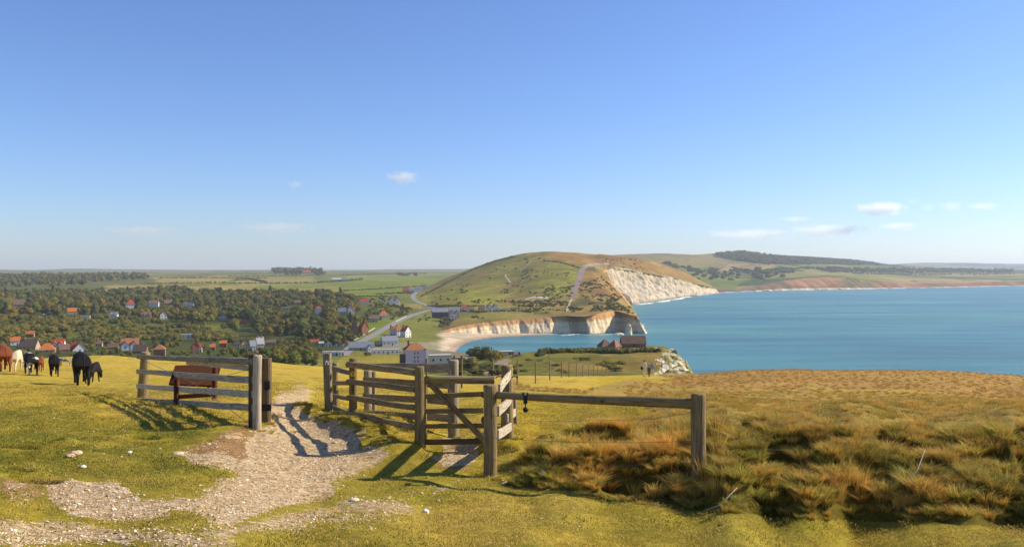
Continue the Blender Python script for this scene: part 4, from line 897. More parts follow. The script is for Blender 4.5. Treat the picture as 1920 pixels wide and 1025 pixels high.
stone(243, 849, .04, (.75, .65, .5), 'cream stone just below the dark burrow on the mound', .6, 7); stone(156, 875, .035, (.8, .75, .65), 'small white stone low on the left mound', .6, 8)
stone(665, 944, .05, (.72, .62, .48), 'cream flat stone at the right edge of the gravel', .4, 9); stone(1305, 945, .04, (.6, .5, .38), 'little grey stone at the foot of the stout end post', .6, 10)
stone(1350, 987, .03, (.16, .05, .025), 'dark reddish clod on the turf at the bottom right', .4, 11, None, 'clod', 'clod'); stone(1228, 948, .06, (.14, .07, .04), 'dark brown clod beside the rail shadow', .3, 12, None, 'clod', 'clod')
stone(1350 - 350, 790, .02, (.7, .6, .5), 'tiny pale stone on the green path behind the rail', .6, 13)
p = ng(1018, 908); t = tag(empty('crumpled_wrapper', p), 'crumpled blue and white wrapper in the grass below the pinkish stone', 'litter')
v, f = ICO1; v = v * (.6 + .9 * fbm(v[:, 0] * 5, v[:, 1] * 5 + v[:, 2] * 4, 7, 2))[:, None] * np.array([.035, .022, .035]); me = npmesh('wrapper', v + np.array([0, 0, .04]), None, False, T=f); m_, nt_, b_ = newmat('wrapper_foil'); vo = N(nt_, 'ShaderNodeTexVoronoi'); vo.inputs['Scale'].default_value = 26; nt_.links.new(N(nt_, 'ShaderNodeTexCoord').outputs['Object'], vo.inputs['Vector']); se = N(nt_, 'ShaderNodeSeparateColor'); nt_.links.new(vo.outputs['Color'], se.inputs[0]); nt_.links.new(ramp(nt_, se.outputs[0], [(.4, (.5, .5, .55)), (.5, (.12, .14, .4)), (.8, (.55, .55, .6))]), b_.inputs['Base Color']); b_.inputs['Roughness'].default_value = .4
me.materials.append(m_); link('wrapper', me, t)
def stick(pts, r, label):
    P_ = [ng(a, b_) + Vector((0, 0, h)) for a, b_, h in pts]; t = empty('dead_stem', P_[0]); mb = MB(); mb.tube([q - P_[0] for q in P_], r, 6, rr=[r, r * .9, r * .5][:len(P_)] if len(P_) == 3 else None); o = mb.build('stem', WOODP, t, True); tag(t, label, 'dead stem')
stick([(1322, 962, .03), (1350, 955, .05), (1382, 943, .12)], .012, 'bleached dead stem lying at the foot of the end post')
stick([(1700, 948, .1), (1720, 935, .28), (1735, 928, .36)], .008, 'pale dry stem leaning out of the rough bank at the right')
# ================================================================ skinned figures: cattle and walkers
def skin_mesh(name, joints, bones, sub=2, root=0):
    me = bpy.data.meshes.new(name); me.from_pydata([j[0] for j in joints], bones, []); o = bpy.data.objects.new(name, me); COL.objects.link(o)
    md = o.modifiers.new('s', 'SKIN'); md.use_smooth_shade = True
    for k, v in enumerate(me.skin_vertices[0].data):
        r = joints[k][1]; v.radius = r if isinstance(r, tuple) else (r, r); v.use_root = (k == root)
    o.modifiers.new('d', 'SUBSURF').levels = sub; o.modifiers['d'].render_levels = sub
    dg = bpy.context.evaluated_depsgraph_get(); out = bpy.data.meshes.new_from_object(o.evaluated_get(dg)); bpy.data.objects.remove(o); out.name = name
    out.polygons.foreach_set('use_smooth', [True] * len(out.polygons)); return out
def cow_mesh(name, graze=True, calf=False, stride=.06):
    b = .86 if calf else 1.0
    J = [((0, -.62, 1.12), (.28 * b, .27 * b)), ((0, -.15, 1.02), (.36 * b, .36 * b)), ((0, .35, 1.02), (.35 * b, .36 * b)), ((0, .72, 1.08), (.24, .30))]
    Bn = [(0, 1), (1, 2), (2, 3)]
    def add(p, r, par): J.append((p, r)); Bn.append((par, len(J) - 1)); return len(J) - 1
    n = add((0, 1.02, .98 if graze else 1.22), (.13, .17), 3)
    if graze: hd = add((.02, 1.28, .55), (.125, .12), n); mz = add((.04, 1.36, .20), (.08, .075), hd)
    else: hd = add((.0, 1.25, 1.38), (.13, .13), n); mz = add((.0, 1.55, 1.22), (.08, .08), hd)
    for s in (-1, 1):
        e = J[hd][0]; k = add((s * .13, e[1] - .06, e[2] + .10), .04, hd); add((s * .24, e[1] - .07, e[2] + .13), .02, k)
        f = add((s * .19, .55 + s * stride, .78), (.12, .14), 3 if False else 2); f2 = add((s * .18, .57 + s * stride, .44), .065, f); f3 = add((s * .18, .55 + 2 * s * stride, .14), .048, f2); add((s * .18, .58 + 2 * s * stride, .03), .058, f3)
        h = add((s * .19, -.62, .86), (.15, .18), 0); h2 = add((s * .20, -.50 - s * stride, .62), (.10, .11), h); h3 = add((s * .19, -.74 - s * stride, .42), (.055, .065), h2); h4 = add((s * .19, -.70 - 2 * s * stride, .12), .046, h3); add((s * .19, -.66 - 2 * s * stride, .03), .058, h4)
    if not calf: add((0, -.42, .68), (.12, .12), 0)
    me = skin_mesh(name, J, Bn); return me
def cow_mat(name, main, patch, thr, sc=1.6):
    m, nt, b = newmat(name); tc = N(nt, 'ShaderNodeTexCoord').outputs['Object']; n1 = noise(nt, tc, sc, 2, .4); h = noise(nt, tc, 30, 4, .7)
    c = mixrgb(nt, patch, main, ramp(nt, n1, [(thr - .012, 0), (thr + .012, 1)])); c = mixrgb(nt, c, ramp(nt, h, [(.3, .8), (.7, 1.2)]), 1, 'MULTIPLY')
    nt.links.new(c, b.inputs['Base Color']); b.inputs['Roughness'].default_value = .75; bump(nt, b, h, .4, .01); return m
BK = cow_mat('black_hide', (.009, .0075, .007), (.55, .50, .42), .22); BW = cow_mat('pied_hide', (.013, .012, .013), (.62, .56, .46), .43)
RB = cow_mat('red_hide', (.20, .055, .018), (.30, .10, .04), .30); CR = cow_mat('cream_hide', (.62, .50, .32), (.50, .25, .10), .36); GW = cow_mat('grey_hide', (.10, .10, .11), (.50, .48, .45), .45)
CM = {}
def cow(px, py, hpx, mat, rz, label, graze=True, calf=False, sx=1.0, name='cow', cat='cow'):
    p = ng(px, py); key = (graze, calf)
    if key not in CM: CM[key] = cow_mesh('cow_body', graze, calf)
    me = CM[key].copy(); me.materials.clear(); me.materials.append(mat)
    s = hpx * p.y / F / 1.42; t = tag(empty(name, p, math.radians(rz) + math.atan((CX - px) / F)), label, cat); t.scale = (s * sx, s, s)
    link('body', me, t)
    mb = MB(); mb.tube([(0, -.88, 1.28), (0, -.97, 1.1), (.02, -.98, .8), (.03, -.97, .55)], .03, 8, rr=[.045, .032, .022, .02]); o = mb.build('tail', mat, t, True)
    mb = MB(); mb.tube([(.03, -.97, .56), (.035, -.97, .46), (.04, -.96, .36)], .03, 8, rr=[.02, .042, .012]); mb.build('tail_tuft', mat, t, True)
    return t
cow(6, 699, 52, RB, 8, 'red-brown cow cut by the left edge of the picture'); cow(30, 699, 41, CR, -14, 'cream and tan bullock beside the red-brown cow', True, False, .8)
cow(57, 705, 43, BW, 12, 'black and white cow second cluster from the left, rump to the camera'); cow(76, 700, 30, RB, -6, 'small red calf half hidden by the black and white cow', True, True, .8, 'calf', 'calf')
cow(101, 707, 42, BK, 4, 'plain black bullock walking off alone in the middle of the herd', True, False, .9); cow(121, 689, 15, GW, 80, 'small grey animal far off between two black cattle', True, True, 1.0, 'calf', 'calf')
cow(152, 722, 63, BK, 6, 'largest black cow with white markings nearest the plank fence'); cow(173, 720, 41, BK, -22, 'small black calf at the right flank of the largest black cow', True, True, .85, 'calf', 'calf')

SKIN_M = simple('skin', (.50, .28, .19), .1, 10); HAIR = simple('dark_hair', (.04, .022, .015), .2, 20)
def person(px, py, hm, shirt, trou, hair, label, rz=0, arms=.16, child=False, bag=None):
    p = ng(px, py); k = hm / 1.72; t = tag(empty('person', p, rz), label, 'person'); t.scale = (k, k, k)
    J = [((0, 0, .93), (.155, .115)), ((0, .0, 1.15), (.135, .10)), ((0, 0, 1.38), (.17, .105)), ((0, .0, 1.49), .06), ((0, .015, 1.60), (.078, .092)), ((0, .015, 1.67), (.066, .08))]; Bn = [(0, 1), (1, 2), (2, 3), (3, 4), (4, 5)]
    def add(q, r, par): J.append((q, r)); Bn.append((par, len(J) - 1)); return len(J) - 1
    for s in (-1, 1):
        a = add((s * .19, 0, 1.40), .058, 2); a = add((s * (.22 + arms * .2), -.02, 1.12), .044, a); a = add((s * (.22 + arms * .1), .07, .88), .034, a); add((s * .22, .10, .80), .036, a)
        l = add((s * .095, .0, .84), .092, 0); l = add((s * .10, s * .07, .48), .062, l); l = add((s * .10, s * .14 - .02, .10), .045, l); add((s * .11, s * .14 + .10, .04), .042, l)
    me = skin_mesh('person_body', J, Bn)
    for m in (SKIN_M, simple('shirt_cloth', shirt, .1, 8), simple('trouser_cloth', trou, .1, 8), HAIR): me.materials.append(m)
    for f in me.polygons:
        c = f.center; f.material_index = 0
        if c.z < .94 and abs(c.x) < .19 and not (abs(c.x) > .165 and c.z > .7): f.material_index = 2 if c.z > .09 else 3
        elif c.z < 1.50 and not (c.z < .93): f.material_index = 1
    link('body', me, t)
    v = ICO2[0] * np.array([.092, .10, .095]) + np.array([0, -.012, 1.69]); v[:, 2] = np.maximum(v[:, 2], 1.60); me = npmesh('hair', v, None, True, T=ICO2[1]); me.materials.append(simple('hair_colour', hair, .2, 20)); link('hair', me, t)
    if bag:
        mb = MB(); mb.add(*_bag()); o = mb.build('bag', simple('bag_cloth', bag, .1, 9), t, True)
    return t
def _bag():
    v, f = ICO1; v = v * np.array([.13, .09, .20]) + np.array([-.27, .02, .92]); return v.tolist(), f.tolist()
person(1208, 704, 1.75, (.72, .66, .52), (.62, .55, .42), (.04, .02, .015), 'walker in white shirt and cream trousers with a dark bag on the path', .1, bag=(.02, .02, .03))
person(1217, 704.5, 1.18, (.16, .06, .06), (.05, .04, .05), (.10, .05, .03), 'small walker in dark red between the two taller ones', -.1)
person(1223, 704, 1.55, (.30, .33, .38), (.62, .58, .50), (.35, .25, .15), 'walker in grey-blue top and pale trousers on the right of the group', -.2)

# ================================================================ village houses
WALLS = {'white': (.76, .74, .68), 'cream': (.66, .56, .38), 'yellow': (.66, .54, .22), 'brick': (.30, .12, .06), 'grey': (.32, .32, .32), 'pink': (.62, .42, .36), 'stone': (.42, .37, .29), 'dark': (.06, .06, .07), 'lilac': (.60, .50, .50), 'tan': (.45, .33, .20)}
ROOFS = {'orange': (.55, .17, .04), 'red': (.42, .09, .04), 'brown': (.20, .13, .09), 'grey': (.20, .21, .23), 'dark': (.07, .07, .08), 'pale': (.45, .44, .42), 'orangebrown': (.38, .16, .07), 'slate': (.25, .27, .30)}
WM = {k: simple('wall_' + k, v, .08, .8) for k, v in WALLS.items()}; RM = {}
for k, v in ROOFS.items():
    m, nt, b = newmat('roof_' + k); tc = N(nt, 'ShaderNodeTexCoord').outputs['Object']; n1 = noise(nt, tc, 1.2, 6, .7); w = N(nt, 'ShaderNodeTexWave', wave_type='BANDS', bands_direction='Z'); w.inputs['Scale'].default_value = 2.2; nt.links.new(tc, w.inputs['Vector'])
    c = ramp(nt, n1, [(.3, tuple(q * .65 for q in v)), (.7, tuple(min(.8, q * 1.25) for q in v))]); c = mixrgb(nt, c, ramp(nt, w.outputs['Fac'], [(0, .82), (1, 1.05)]), 1, 'MULTIPLY'); nt.links.new(c, b.inputs['Base Color']); RM[k] = m
GLASS, nt, b = newmat('window_glass'); b.inputs['Base Color'].default_value = (.03, .04, .05, 1); b.inputs['Roughness'].default_value = .12; b.inputs['Specular IOR Level'].default_value = .6
FRAME = simple('white_frame', (.7, .7, .68), .05, 3); CHIM = simple('chimney_brick', (.34, .15, .08), .2, 2)
_wm = {}
def window(parent, x, z, w, h, y, side=None):
    k = (round(w, 1), round(h, 1))
    if k not in _wm:
        mb = MB(); w2, h2, e = w / 2, h / 2, .1
        mb.box(-w2, w2, -.06, 0, -h2, -h2 + e); mb.box(-w2, w2, -.06, 0, h2 - e, h2); mb.box(-w2, -w2 + e, -.06, 0, -h2 + e, h2 - e); mb.box(w2 - e, w2, -.06, 0, -h2 + e, h2 - e)
        g = MB(); g.box(-w2 + e, w2 - e, -.03, 0, -h2 + e, h2 - e); _wm[k] = (mb.mesh('window', FRAME), g.mesh('pane', GLASS))
    f = link('window', _wm[k][0], parent); g = link('pane', _wm[k][1], f)
    if side: f.location = (y, x, z); f.rotation_euler = (0, 0, side * math.pi / 2)
    else: f.location = (x, y, z)
HB = []
def house(x0, x1, yt, yb, wall, roof, style, label, rz=0, depth=.75, rf=.45, chim=1, win=True, cat='house', name='house', floors=None, keys=('valley', 'hill', 'head'), wings=(), lift=0):
    rz += .28; px = (x0 + x1) / 2; p = hit(px, yb, keys)
    if p is None: print('NO HIT', label); return
    Yd = p.y; w = (x1 - x0) * Yd / F; ht = (yb - yt) * Yd / F * 1.02; d = max(5, w * depth); HB.append((x0, x1, yt, yb, Yd))
    if rz: c, s = abs(math.cos(rz)), abs(math.sin(rz)); w = w / (c + s * depth) ; d = max(5, w * depth)
    hr = ht * rf if style != 'flat' else .4; hw = ht - hr; p = p + Vector((0, d / 2, 0)); p.z = min(zdown(p.x, p.y, keys), p.z + .5) - .3
    t = tag(empty(name, p, rz), label, cat); W2, D2 = w / 2, d / 2
    mb = MB()
    if style in ('side', 'double'): mb.box(-W2, W2, -D2, D2, -2, hw); mb.add([(-W2, -D2, hw), (-W2, D2, hw), (-W2, 0, ht - .25), (W2, -D2, hw), (W2, D2, hw), (W2, 0, ht - .25)], [(0, 2, 1), (3, 4, 5)])
    elif style == 'front': mb.prism([(-W2, -2), (W2, -2), (W2, hw), (0, ht - .25), (-W2, hw)], -D2, D2)
    else: mb.box(-W2, W2, -D2, D2, -2, hw)
    mb.build('wall', WM[wall], t)
    rb = MB(); o_ = .35
    if style in ('side', 'double'): rb.prism2 = None; v = [(-D2 - o_, hw - .25), (0, ht), (D2 + o_, hw - .25), (D2 + o_, hw), (0, ht + .3), (-D2 - o_, hw)]; rb.add([(x, a, b_) for x in (-W2 - o_, W2 + o_) for a, b_ in v], [(0, 1, 4, 5), (1, 2, 3, 4), (6, 11, 10, 7), (7, 10, 9, 8), (5, 4, 10, 11), (4, 3, 9, 10), (0, 6, 7, 1), (1, 7, 8, 2), (0, 5, 11, 6), (2, 8, 9, 3)])
    elif style == 'front': v = [(-W2 - o_, hw - .25), (0, ht), (W2 + o_, hw - .25), (W2 + o_, hw), (0, ht + .3), (-W2 - o_, hw)]; rb.add([(a, y, b_) for y in (-D2 - o_, D2 + o_) for a, b_ in v], [(0, 5, 4, 1), (1, 4, 3, 2), (6, 7, 10, 11), (7, 8, 9, 10), (5, 11, 10, 4), (4, 10, 9, 3), (0, 1, 7, 6), (1, 2, 8, 7), (0, 6, 11, 5), (2, 3, 9, 8)])
    elif style == 'hip':
        r = max(0, W2 - D2) if W2 > D2 else 0; rb.add([(-W2 - o_, -D2 - o_, hw), (W2 + o_, -D2 - o_, hw), (W2 + o_, D2 + o_, hw), (-W2 - o_, D2 + o_, hw), (-r - .05, 0, ht), (r + .05, 0, ht)], [(0, 1, 5, 4), (1, 2, 5), (2, 3, 4, 5), (3, 0, 4), (0, 3, 2, 1)])
    else: rb.box(-W2 - .2, W2 + .2, -D2 - .2, D2 + .2, hw, hw + .35)
    rf_ = rb.build('roof', RM[roof], t)
    if style == 'double':
        for sx in (-.5, .5):
            g = MB(); gw = W2 * .42; gx = sx * W2; g.prism([(gx - gw, -2), (gx + gw, -2), (gx + gw, hw * .95), (gx, hw * .95 + gw * 1.25), (gx - gw, hw * .95)], -D2 - 1.6, -D2 + 1.0); g.build('gable', WM[wall], t)
            g = MB(); hz = hw * .95; v = [(gx - gw - .3, hz - .35), (gx, hz + gw * 1.25), (gx + gw + .3, hz - .35), (gx + gw + .3, hz - .05), (gx, hz + gw * 1.25 + .35), (gx - gw - .3, hz - .05)]; g.add([(a, y, b_) for y in (-D2 - 1.9, 0) for a, b_ in v], [(0, 5, 4, 1), (1, 4, 3, 2), (6, 7, 10, 11), (7, 8, 9, 10), (5, 11, 10, 4), (4, 10, 9, 3), (0, 1, 7, 6), (1, 2, 8, 7)]); g.build('gable_roof', RM[roof], t)
            window(t, gx, hw * .62, 1.3, 1.5, -D2 - 1.61)
    for k in range(chim):
        cb = MB(); cx = (-.6, .55, 0)[k] * W2; cb.box(cx - .55, cx + .55, -.45, .45, ht * .7, ht + 1.3); cb.box(cx - .65, cx + .65, -.55, .55, ht + 1.3, ht + 1.5); link('chimney', cb.mesh('chimney', CHIM), rf_)
    if win and style != 'double':
        fl = floors or (2 if hw > 4.2 else 1); nc = max(2, min(7, int(w / 3.2)))
        for a in range(fl):
            z = hw * (a + .55) / fl
            for k in range(nc): 
                if a == 0 and k == nc // 2:
                    dm = MB(); dm.box(-.5, .5, -.07, 0, 0, 2.1); o = dm.build('door', simple('door_paint', (.06, .09, .08), .1, 3), t); o.location = ((k + .5) / nc * w - W2, -D2, .1); continue
                window(t, (k + .5) / nc * w - W2, z, 1.1, 1.3, -D2)
            for k in range(2): window(t, (k - .5) * d * .45, z, 1.0, 1.2, W2, 1)
    return t
S = house
# the row of houses below the field, left
S(47,62,620,632,'brick','orange','side','house with a bright orange roof highest in the left row'); S(16,35,631,647,'white','orange','side','white cottage with an orange roof behind the red-brown cow',.2)
S(34,66,636,655,'tan','brown','side','long brown-roofed house behind the black and white cow',-.25,.6,.7); S(66,100,643,660,'tan','orange','hip','broad bungalow with an orange-yellow hipped roof',.15,.7,.7); S(94,118,635,654,'white','red','double','white gabled house with a vermilion roof above the black bullock')
S(107,127,645,659,'brick','brown','side','low brown-roofed house left of the white triangular gable',.3,.6,.65,0); S(129,160,641,659,'white','orange','front','steep orange roof with a broad white triangular gable',.25,.8,.8); S(130,141,641,658,'brick','red','side','narrow bright red roof left of the white triangular gable',0,.8,.8,0)
S(176,190,639,649,'pink','brown','side','small pinkish house between the gable and the double gables',0); S(199,220,643,654,'brick','brown','side','low dark brown roof left of the white double-gabled house',0,.7,.7)
S(221,257,634,657,'white','orangebrown','double','white double-gabled house with an orange-brown roof',.12,.7,.5,2); S(248,273,646,662,'brick','brown','side','plain brown-roofed outbuilding right of the double gables',-.2,.6,.7,0)
S(284,308,645,667,'brick','orangebrown','hip','square brick house with a hipped roof behind the plank fence post',0,.9,.4); S(356,372,640,663,'brick','orange','front','tall narrow brick and white house behind the left fence',.2,.9,.35); S(368,377,644,660,'white','red','side','small white wing beside the tall narrow brick house',0,.8,.4,0)
S(338,363,626,633,'white','pale','flat','flat white building above the left fence',0,.5,.2,0); S(391,402,644,657,'brick','orange','side','little orange-roofed cottage between left fence and trees',0)
S(409,424,638,651,'brick','orange','side','orange brick house left of the yellow-walled one',0,.8,.35); S(436,449,641,655,'yellow','dark','side','yellow-walled house with a dark roof',0,.8,.3); S(449,464,636,655,'yellow','orange','front','yellow house with an orange gable next to the dark-roofed one',.2,.9,.4)
S(464,478,638,658,'grey','slate','side','grey-roofed white-ended house, left of a similar pair',.4,.8,.5); S(477,494,632,656,'grey','pale','side','taller grey house with pale roof, right of a similar pair',.3,.8,.5,2); S(496,516,636,648,'tan','brown','side','tan house half sunk in trees above the gate post',0); 
S(580,598,636,642,'white','red','side','orange-red roof peeping over the tree belt above the gateway',0,.7,.7,0); S(596,606,640,648,'white','pale','side','small white cabin left in the row above the tree belt',0,.7,.3,0); S(607,621,641,649,'white','grey','front','white gabled cabin right in the row above the tree belt',0,.7,.4,0)
S(625,635,643,650,'white','dark','front','small white hut with a dark gable by the long grey sheds',0,.8,.5,0); S(637,649,643,650,'white','red','front','small white hut with a red gable by the long grey sheds',0,.8,.5,0)
for a, b_, l in ((603, 618, 'leftmost of three white caravans behind the gateway posts'), (618, 632, 'middle one of three white caravans behind the gateway posts'), (631, 644, 'rightmost of three white caravans behind the gateway posts')):
    S(a, b_, 658, 667, 'white', 'pale', 'flat', l, .1, .5, .2, 0, True, 'caravan', 'caravan')
S(651,698,641,657,'grey','slate','side','long low grey-roofed building at the foot of the lane',-.15,.5,.6,0); S(686,699,646,658,'white','pale','front','white gabled end beside the long low grey roof',.2,.8,.4,0)
S(695,748,654,664,'white','pale','flat','long flat-roofed white building in front of the white villa',0,.25,.2,0); S(711,746,630,647,'white','slate','side','white villa with a broad grey roof and dark verandah',.1,.7,.5,1); S(702,716,639,650,'dark','dark','side','dark boarded shed left of the white villa',0,.8,.5,0)
S(729,741,611,628,'white','red','hip','white house with a dark red hipped roof, left of the tower',0,.9,.4); S(740,753,610,629,'white','orangebrown','side','white house with salmon roof adjoining the pointed white gable',.3,.9,.5); S(750,770,611,632,'white','orangebrown','front','white house with a tall pointed gable beside the lane',.6,.9,.45,1)
t = S(752,799,642,682,'lilac','orangebrown','hip','large pale pink hotel with a hipped salmon roof and dark side bay',.05,.75,.32,1,False,'hotel','hotel',4)
if t:
    wl = [c for c in t.children if c.name.startswith('wall')][0]; bb = [Vector(c) for c in wl.bound_box]; fy = min(c.y for c in bb); W2 = max(c.x for c in bb); hz = max(c.z for c in bb)
    for zz in (.25, .52, .8):
        for xx in (-.9, 1.1): window(t, xx, hz * zz, 1.0, 1.7, fy)
        for xx in (-3.2, 0, 3.2): window(t, xx, hz * zz, 1.0, 1.7, W2, 1)
    mb = MB(); mb.box(-W2 - 2.4, -W2, fy + 1, 2, -1, hz * .7); mb.build('side_bay', WM['dark'], t); mb = MB(); mb.box(W2 - .5, W2 + .6, fy - .5, fy + .3, 0, hz + 1.2); mb.build('gable_pier', WM['white'], t)
S(801,846,664,698,'cream','pale','flat','cream seafront terrace with a parapet and round-headed upper windows',.0,.4,.1,0,True,'terrace','terrace_house',2); S(818,842,685,699,'pink','pale','flat','low pink annexe in front of the cream terrace',0,.6,.2,0)
S(845,872,671,690,'brick','brown','side','dark brown roofs beside the cream terrace',-.4,.8,.7,2)
S(655,672,604,628,'brick','brown','front','left part of a dark red villa with steep pointed gables',0,.9,.5,2); S(671,690,602,628,'brick','red','front','right pinker part of the villa with steep pointed gables',.4,.9,.45,2)
S(689,708,591,604,'tan','brown','side','small brown-roofed house above the pointed-gable villa',0); S(707,729,582,595,'white','orange','hip','white bungalow with a vivid orange hipped roof above the lane',0,.8,.6); 
S(631,649,577,590,'stone','grey','side','left half of a large grey-roofed stone house among bushes',0,.8,.55); S(648,664,574,591,'stone','pale','front','right gabled half of the large grey-roofed stone house',.2,.9,.35,2); S(588,603,573,588,'white','red','hip','tall white house with two white chimneys standing in the wood',0,.9,.35,2)
S(549,564,563,571,'tan','brown','side','tan house at the upper edge of the wood',0); S(529,541,576,581,'tan','pale','flat','low tan wall showing through the wood',0,.4,.2,0)
S(672,691,560,571,'white','red','side','red-roofed cottages at the upper edge of the wood, left',0,.6,.5,2); S(725,749,558,569,'white','brown','double','white house with two dark gables below the green field',0); S(754,766,538,549,'tan','red','side','red-roofed house at the foot of the big down',0,.8,.6); S(765,776,541,550,'grey','grey','side','grey-roofed cottage next to the red-roofed one under the down',0); S(776,788,537,547,'white','grey','side','white cottage farther up the lane under the down',0); S(790,800,534,542,'white','brown','side','last white cottage at the top of the lane',0)
S(409,424,590,599,'white','pale','front','white gabled villa in the left wood',.3,.8,.5); S(449,462,599,607,'brick','red','side','small reddish house deep in the wood',0); S(21,45,561,575,'brick','brown','side','large brown roof in the upper left wood',.2,.7,.7); S(122,146,577,588,'cream','orange','side','cream house with a bright orange roof in the left wood',.2,.7,.6,2); S(150,167,591,596,'white','pale','flat','low white wall left in the wood',0,.4,.2,0)
S(201,219,585,596,'white','grey','double','white villa with grey gables in the left wood',0); S(231,252,561,579,'white','red','hip','dark red-roofed villa with white lower walls in the wood',.2,.9,.55,2); S(276,296,563,575,'white','brown','side','white house with a tan-brown roof in the upper wood',0); S(304,324,562,571,'brick','brown','side','broad brown roof right of the tan-brown one',.2,.7,.7); S(342,362,567,573,'white','pale','flat','flat white house in the upper wood right of the brown roofs',0,.5,.2,0)
S(260,282,585,600,'tan','brown','double','grey-brown gabled house in the middle of the left wood',.1); S(297,312,583,598,'white','orange','front','white house with an orange gable in the middle of the left wood',.2); S(75,80,580,589,'white','pale','front','narrow white gable in the far left wood',0,.9,.3,0)
S(620,640,521,528,'white','pale','side','far white farm sheds on the plain',0,.6,.4,0); S(640,648,519,528,'grey','slate','side','far grey barn beside the white farm sheds',0,.9,.5,0); S(566,582,507,512,'brick','red','side','distant red-roofed farm among trees on the skyline',0,.6,.6,0); S(769,774,514,519,'white','pale','side','tiny white farmhouse far out near the dark copse',0,.9,.4,0)
# long building above the bay and cottages right of it
t = S(808,841,578,597,'dark','slate','side','long grey-roofed building above the bay, glazed dark half',-.1,.6,.35,0,True,'building','long_building',2); S(840,862,577,597,'pink','slate','double','pink gabled end of the long building above the bay',-.1,.8,.4,0,True,'building','long_building'); S(844,856,590,600,'cream','pale','flat','low cream bay in front of the pink gabled end',0,.6,.15,0)
S(864,876,572,583,'white','red','side','white cottage with a red roof right of the long building',0); S(876,889,575,584,'white','brown','side','lower brown-roofed cottage right of the red-roofed one',0); S(897,909,572,581,'brick','brown','side','dark roof left of the two white gables',0,.7,.8,0); S(911,921,570,582,'white','brown','front','left one of two bright white gabled cottages below the big down',0,.9,.5,0); S(922,932,570,582,'white','brown','front','right one of two bright white gabled cottages below the big down',0,.9,.5,0); S(934,942,577,583,'white','grey','side','small white annexe right of the two white gables',0,.9,.4,0)
S(931,962,657,667,'pink','pale','flat','low pinkish café building on the near shore of the bay',0,.4,.2,0); S(962,974,659,668,'tan','brown','side','small brown hut next to the low pinkish building',0,.8,.5,0)
# on the promontory
S(1121,1150,635,654,'stone','brown','hip','dark brown hipped roof at the left end of the promontory',.1,.9,.7,0,True,'building','fort_building'); S(1141,1166,636,655,'stone','orangebrown','hip','orange-brown gabled building with a hipped roof in the middle',.5,.9,.7,0,True,'building','fort_building'); S(1166,1211,630,651,'brick','brown','side','long grey-brown roofed tearoom at the right end of the promontory',-.25,.5,.62,0,True,'building','fort_building')
# ================================================================ trees, scrub and hedges
def leaf_mat(name, a, b_, c_=None):
    m, nt, b = newmat(name); tc = N(nt, 'ShaderNodeNewGeometry').outputs['Position']; oi = N(nt, 'ShaderNodeObjectInfo').outputs['Random']
    n1 = noise(nt, tc, .25, 3, .6); n2 = noise(nt, tc, 1.4, 3, .7); c = mixrgb(nt, a, b_, ramp(nt, n1, [(.35, 0), (.65, 1)]))
    c = mixrgb(nt, c, ramp(nt, n2, [(.3, .6), (.7, 1.45)]), 1, 'MULTIPLY'); c = mixrgb(nt, c, ramp(nt, oi, [(0, (.6, .7, .6)), (.35, (1, 1, .9)), (.7, (1.25, 1.1, .9)), (1, (1.55, 1.15, .8))]), 1, 'MULTIPLY')
    nt.links.new(c, b.inputs['Base Color']); b.inputs['Roughness'].default_value = .8; b.inputs['Specular IOR Level'].default_value = .15; return m
LEAF = leaf_mat('broad_leaves', (.055, .075, .016), (.12, .115, .022)); LEAFS = leaf_mat('scrub_leaves', (.11, .115, .02), (.18, .16, .03)); LEAFD = leaf_mat('dark_needles', (.025, .042, .018), (.045, .058, .02)); LEAFO = leaf_mat('olive_leaves', (.12, .11, .02), (.19, .145, .03)); LEAFB = leaf_mat('fresh_leaves', (.08, .11, .018), (.14, .16, .025)); BARK = simple('bark', (.11, .08, .055), .3, 2)
def crown(kind, seed, nb=7, nl=330):
    """leaf clumps over a cluster of lobes, with dark gaps between; unit height"""
    r = np.random.default_rng(seed); V = []; T = []; n = 0
    lobes = []
    for k in range(nb):
        a = r.uniform(0, 6.28); 
        if kind == 'broad': R = r.uniform(.0, .27); c = np.array([R * math.cos(a), R * math.sin(a), r.uniform(.42, .78) - R * .4]); q = r.uniform(.15, .25) * np.array([1, 1, .85])
        elif kind == 'conifer': z = .2 + .75 * k / nb; R = .10 * (1 - z); c = np.array([R * math.cos(a), R * math.sin(a), z]); q = (.20 * (1.08 - z) + .03) * np.array([1, 1, 1.1])
        else: R = r.uniform(.1, .55); c = np.array([R * math.cos(a), R * math.sin(a), r.uniform(.3, .6)]); q = r.uniform(.3, .45) * np.array([1.1, 1.1, .85])
        lobes.append((c, q))
    for c, q in lobes:
        v, f = ICO1; d = .74 * (.85 + .3 * r.random(len(v)))[:, None]; V.append(v * q * d + c); T.append(f + n); n += len(v)
        m = nl // nb; u = r.normal(size=(m, 3)); u /= np.linalg.norm(u, axis=1)[:, None]; u[:, 2] = np.where(u[:, 2] < -.5, -u[:, 2], u[:, 2]); p = c + u * q * r.uniform(.82, 1.12, (m, 1))
        t1 = np.cross(u, r.normal(size=(m, 3))); t1 /= np.linalg.norm(t1, axis=1)[:, None] + 1e-9; t2 = np.cross(u, t1) + u * r.uniform(-.5, .5, (m, 1)); s = (.035 if kind != 'bush' else .07) * r.uniform(.6, 1.5, (m, 1))
        A = p + t1 * s; B = p - t1 * s * .6 + t2 * s; C = p - t1 * s * .6 - t2 * s; D = p + u * s * .7
        V.append(np.stack([A, B, C, D], 1).reshape(-1, 3)); i = n + np.arange(m) * 4; T.append(np.stack([i, i + 1, i + 3], 1)); T.append(np.stack([i + 1, i + 2, i + 3], 1)); T.append(np.stack([i + 2, i, i + 3], 1)); n += m * 4
    return np.concatenate(V), np.concatenate(T)
